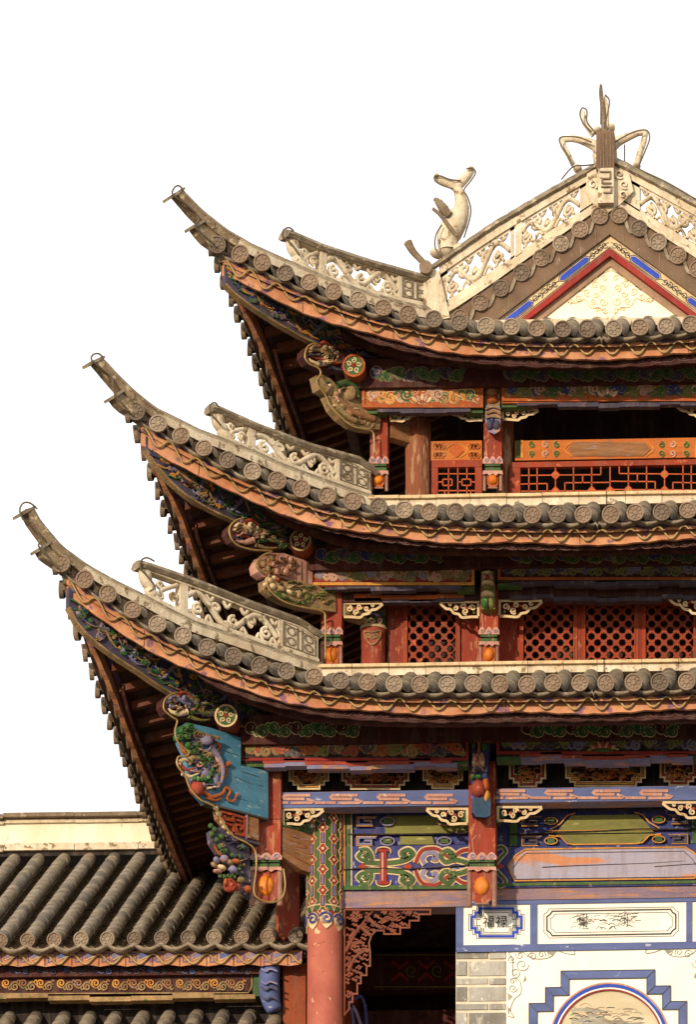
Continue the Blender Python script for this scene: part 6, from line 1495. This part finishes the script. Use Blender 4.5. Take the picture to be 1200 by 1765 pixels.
# ropes that follow the corner brackets
def dr(pts, lab, r=.0085):
    mb = MB(); wire(pts, 0, r, mb, 'rope', D=lambda x, y, h: Dg(x, y, .07)); tag(mb.build('rope_light'), lab, 'rope light', 'rope lights on the corner brackets')
dr([(548, 612), (534, 598), (522, 604), (518, 620), (526, 632), (542, 640), (545, 650), (538, 664), (552, 684), (562, 704), (580, 724), (602, 740), (632, 747), (637, 760), (638, 786)], 'tan rope light outlining the carved corner bracket of the top storey')
dr([(412, 897), (398, 902), (388, 914), (390, 930), (402, 944), (430, 952), (462, 954), (448, 960), (438, 968), (434, 980), (446, 990), (456, 994), (452, 1006), (458, 1022), (480, 1040), (510, 1050), (548, 1058), (553, 1075), (553, 1140)], 'tan rope light outlining the carved corner bracket of the middle storey')
dr([(322, 1206), (296, 1198), (278, 1208), (275, 1226), (290, 1240), (298, 1246), (294, 1264), (300, 1284), (318, 1300), (312, 1307), (300, 1308), (298, 1322), (312, 1342), (320, 1362), (338, 1382), (362, 1394), (376, 1420), (394, 1444), (418, 1456), (432, 1470), (434, 1500), (430, 1540), (442, 1554), (462, 1558), (478, 1550), (484, 1530), (481, 1500)], 'tan rope light outlining the blue corner bracket and looping the lowest lotus bud')

# ================================================================== the side hall on the left
hall = empty('side_hall', (P(100, 1650, .2)[0], 2, 0), 'low side hall with long grey tile rows, left of the tower', 'hall')
Ya, Yb_ = .12, 3.72
hx = lambda px: P(px, 1617, Ya)[0]
zA, zB = P(250, 1618, Ya)[2], P(250, 1478, Yb_)[2]
def hall_roof(Y0, z0, Y1_, z1, xs, step, sagf=.12):
    mb = MB(); n = 9
    def s(x, t, dz=0): return (x, Y0 + (Y1_ - Y0) * t, z0 + (z1 - z0) * t - sagf * t * (1 - t) * 2 + dz)
    for x in xs:
        xx = x + rnd.uniform(-.008, .008); tile_tube(mb, [s(xx, i / n) for i in range(n + 1)], .062, .2, 10); eave_disc(mb, xx, Y0 - .03, z0, .066)
    U = []
    for i, x in enumerate(xs):
        for j in range(8): t = j / 8; U.append((x + step * t, -.04 - .045 * math.sin(math.pi * t)))
    vs = []; fs = []; m = 24
    for x, dz in U:
        for i in range(m + 1): vs.append(s(x, i / m, dz + (.012 if i % 2 else 0)))
    for i in range(len(U) - 1):
        for j in range(m): fs.append((i * (m + 1) + j, i * (m + 1) + j + 1, (i + 1) * (m + 1) + j + 1, (i + 1) * (m + 1) + j))
    mb.add(vs, fs, 'mortar'); return mb, s, U
# rubble of small broken edges between the rows
stp = hx(238) - hx(191.7); xs_ = [hx(510) - stp * i for i in range(-1, 24)]; xs_ = sorted(x for x in xs_ if x < hx(515))
mb, sf, U = hall_roof(Ya, zA, Yb_, zB, xs_, stp, .0)
for x in xs_:
    for i in range(44):
        t = i / 44; p = sf(x + stp * .5, t)
        mb.ribbon(lambda a, b, h=0: (a, p[1] + h, b), [(x + stp * .3, p[2] - .05), (x + stp * .5, p[2] - .075), (x + stp * .72, p[2] - .045)], .016, -.03, .0, 'tile')
lip = MB()
roofh = mb.build('roof', hall); roofh['label'] = 'upper roof of long round grey tile rows'
mb = MB(); vs = []; fs = []
for x, dz in U: p = sf(x, 0, dz); vs += [(p[0], p[1] - .03, p[2] + .004), (p[0], p[1] - .03, p[2] - .022), (p[0], p[1] + .06, p[2] - .022), (p[0], p[1] + .06, p[2] + .01)]
for i in range(len(U) - 1): a, b = 4 * i, 4 * i + 4; fs += [(a, a + 1, b + 1, b), (a + 1, a + 2, b + 2, b + 1), (a + 3, a, b, b + 3)]
mb.add(vs, fs, 'tile', True); mb.build('eave_lip', roofh)
xl, xr2 = xs_[0] - .2, hx(528)
# ridge wall
mb = MB(); Yw = Yb_ + .05; z = lambda py, Y=Yw: P(140, py, Y)[2]
mb.box(xl, xr2 + .6, Yw, Yw + .3, z(1462), z(1414), 'annex_wall'); x = xl
while x < xr2 + .6:
    x2 = min(x + rnd.uniform(.45, .7), xr2 + .6); j = rnd.uniform(-.006, .006)
    mb.box(x, x2 - .006, Yw - .09, Yw + .39, z(1412) + j, z(1405) + j, 'plaster_dark'); mb.box(x, x2 - .006, Yw - .06, Yw + .2, z(1468) + j, z(1456) + j, 'plaster'); mb.box(x, x2 - .004, Yw - .03, Yw - .0, z(1419) + j, z(1413) + j, 'plaster'); x = x2
mb.box(xl, xr2 + .6, Yw - .02, Yw + .3, z(1475), z(1466), 'black_wood')
mb.build('ridge_wall', hall)['label'] = 'long cream plastered ridge wall'
# eave boards
mb = MB(); Yf = Ya + .1; mp = plane(Yf); mb.box(xl, xr2 - .02, Yf + .02, Yf + .06, P(250, 1646, Yf)[2], P(250, 1624, Yf)[2], 'blue_edge')
pts = []; n = 40
lo_ = [(-60 + i * 11.6, 1666 - 3.0 * abs(math.sin(i * 11.6 / 46.5 * math.pi)) - i * .03) for i in range(51)]
mb.poly(mp, [(-60, 1640)] + [(p[0], p[1]) for p in lo_][:0] + [(521, 1637)] + [(a, b) for a, b in lo_[::-1] if a < 521], -.03, .01, 'peach')
for i in range(12):
    x = -40 + i * 46.5
    mb.poly(mp, [(x, 1642), (x + 22, 1641), (x + 22, 1650), (x, 1651)], 0, .014, 'lavender' if i % 3 else 'wall_blue'); mb.ribbon(mp, [(x + 26, 1643), (x + 42, 1642), (x + 42, 1656), (x + 30, 1657), (x + 30, 1648)], 1.6, 0, .016, 'wall_blue'); mb.ribbon(mp, [(x + 2, 1654), (x + 20, 1645)], 1.2, 0, .017, 'cream')
    mb.ribbon(mp, [(x + 24, 1640), (x + 24, 1664)], 1, 0, .016, 'dark_red')
mb.build('fascia_board', hall)
mb = MB(); Yg_ = Ya + .2; mp = plane(Yg_); mb.pbox(-400, 1655, 470, 1683, Yg_, .05, 'dark_red'); swirls(mb, mp, -40, 440, 1664, 1679, ['slate', 'wall_blue', 'slate'], .01, 1.8, 'black_wood', step=24); mb.build('valance', hall)
mb = MB(); Yh = Ya + .26; mp = plane(Yh); mb.pbox(-400, 1680, 436, 1713, Yh, .08, 'deep_red'); mb.ribbon(mp, [(-60, 1682), (434, 1679), (434, 1700), (428, 1710), (-60, 1712)], 2, 0, .012, 'wood_carved')
for a, b in ((0, 95), (95, 190), (190, 300), (300, 425), (-60, 0)):
    swirls(mb, mp, a + 3, b - 3, 1684, 1709, ['wood_carved', 'gold', 'wood_carved', 'wood'], .014, 2.4, 'dark_red', step=14)
stepped(mb, -60, 440, 1714, Yh - .01, .1, 'wood_carved', 70, 4, 7); mb.pbox(436, 1678, 447, 1716, Yh, .1, 'green'); mb.build('frieze_board', hall)['label'] = 'frieze with gilded scrolls on dark red'
mb = MB(); Yk = Ya + .1
mb.tube([P(x, y, Yk + .1) for x, y in smooth([(466, 1664), (464, 1690), (466, 1720), (474, 1742)], 4)], [.085, .088, .09, .09, .09, .092, .092, .09, .085, .08, .075, .07, .06], 'wall_blue', 14)
for y in (1668, 1690, 1700, 1716): mb.ribbon(plane(Yk), smooth([(450, y), (458, y + 5), (466, y + 1), (478, y + 5)], 3), 2.4, 0, .02, 'lavender' if y < 1700 else 'slate')
mb.build('bracket', hall)['label'] = 'blue carved bracket under the hall eave'
mb = MB(); mb.box(xl, xr2 - .02, .62, Yw + .3, 0, zA - .2, 'black_wood'); mb.build('wall', hall)
mb = MB(); mb.pbox(488, 1660, 527, 2100, .38, .2, 'rust_wall'); mb.build('end_wall', hall)['label'] = 'rust orange end wall next to the column'
zc = P(250, 1748, .58)[2]; stp2 = hx(238) - hx(191.7); xs2 = [P(475, 1745, .5)[0] - stp2 * i for i in range(24)][::-1]
mb, sf2, U2 = hall_roof(-1.1, zc - .95, .6, zc, xs2, stp2, .0); mb.build('roof', hall)['label'] = 'tops of the lower roof tile rows at the bottom edge'
mb = MB(); mp = plane(Ya + .07); tb = []
x = -30
while x < 522: tb.append(P(x, 1653 - .012 * x * .3 + 8.5 * math.cos((x - 8) / 46.5 * 2 * math.pi), Ya + .07)); x += 4.2
mb.tube(tb, .0105, 'rope', 6); tag(mb.build('rope_light'), 'wavy tan rope light along the side hall eave', 'rope light', 'rope lights along the eaves')
# red boards of the tower seen over the hall's roof
mb = MB(); mb.pbox(476, 1470, 516, 1640, .28, .1, 'red'); part(mb, 'end_board', None, 'red end board behind the lowest corner post')
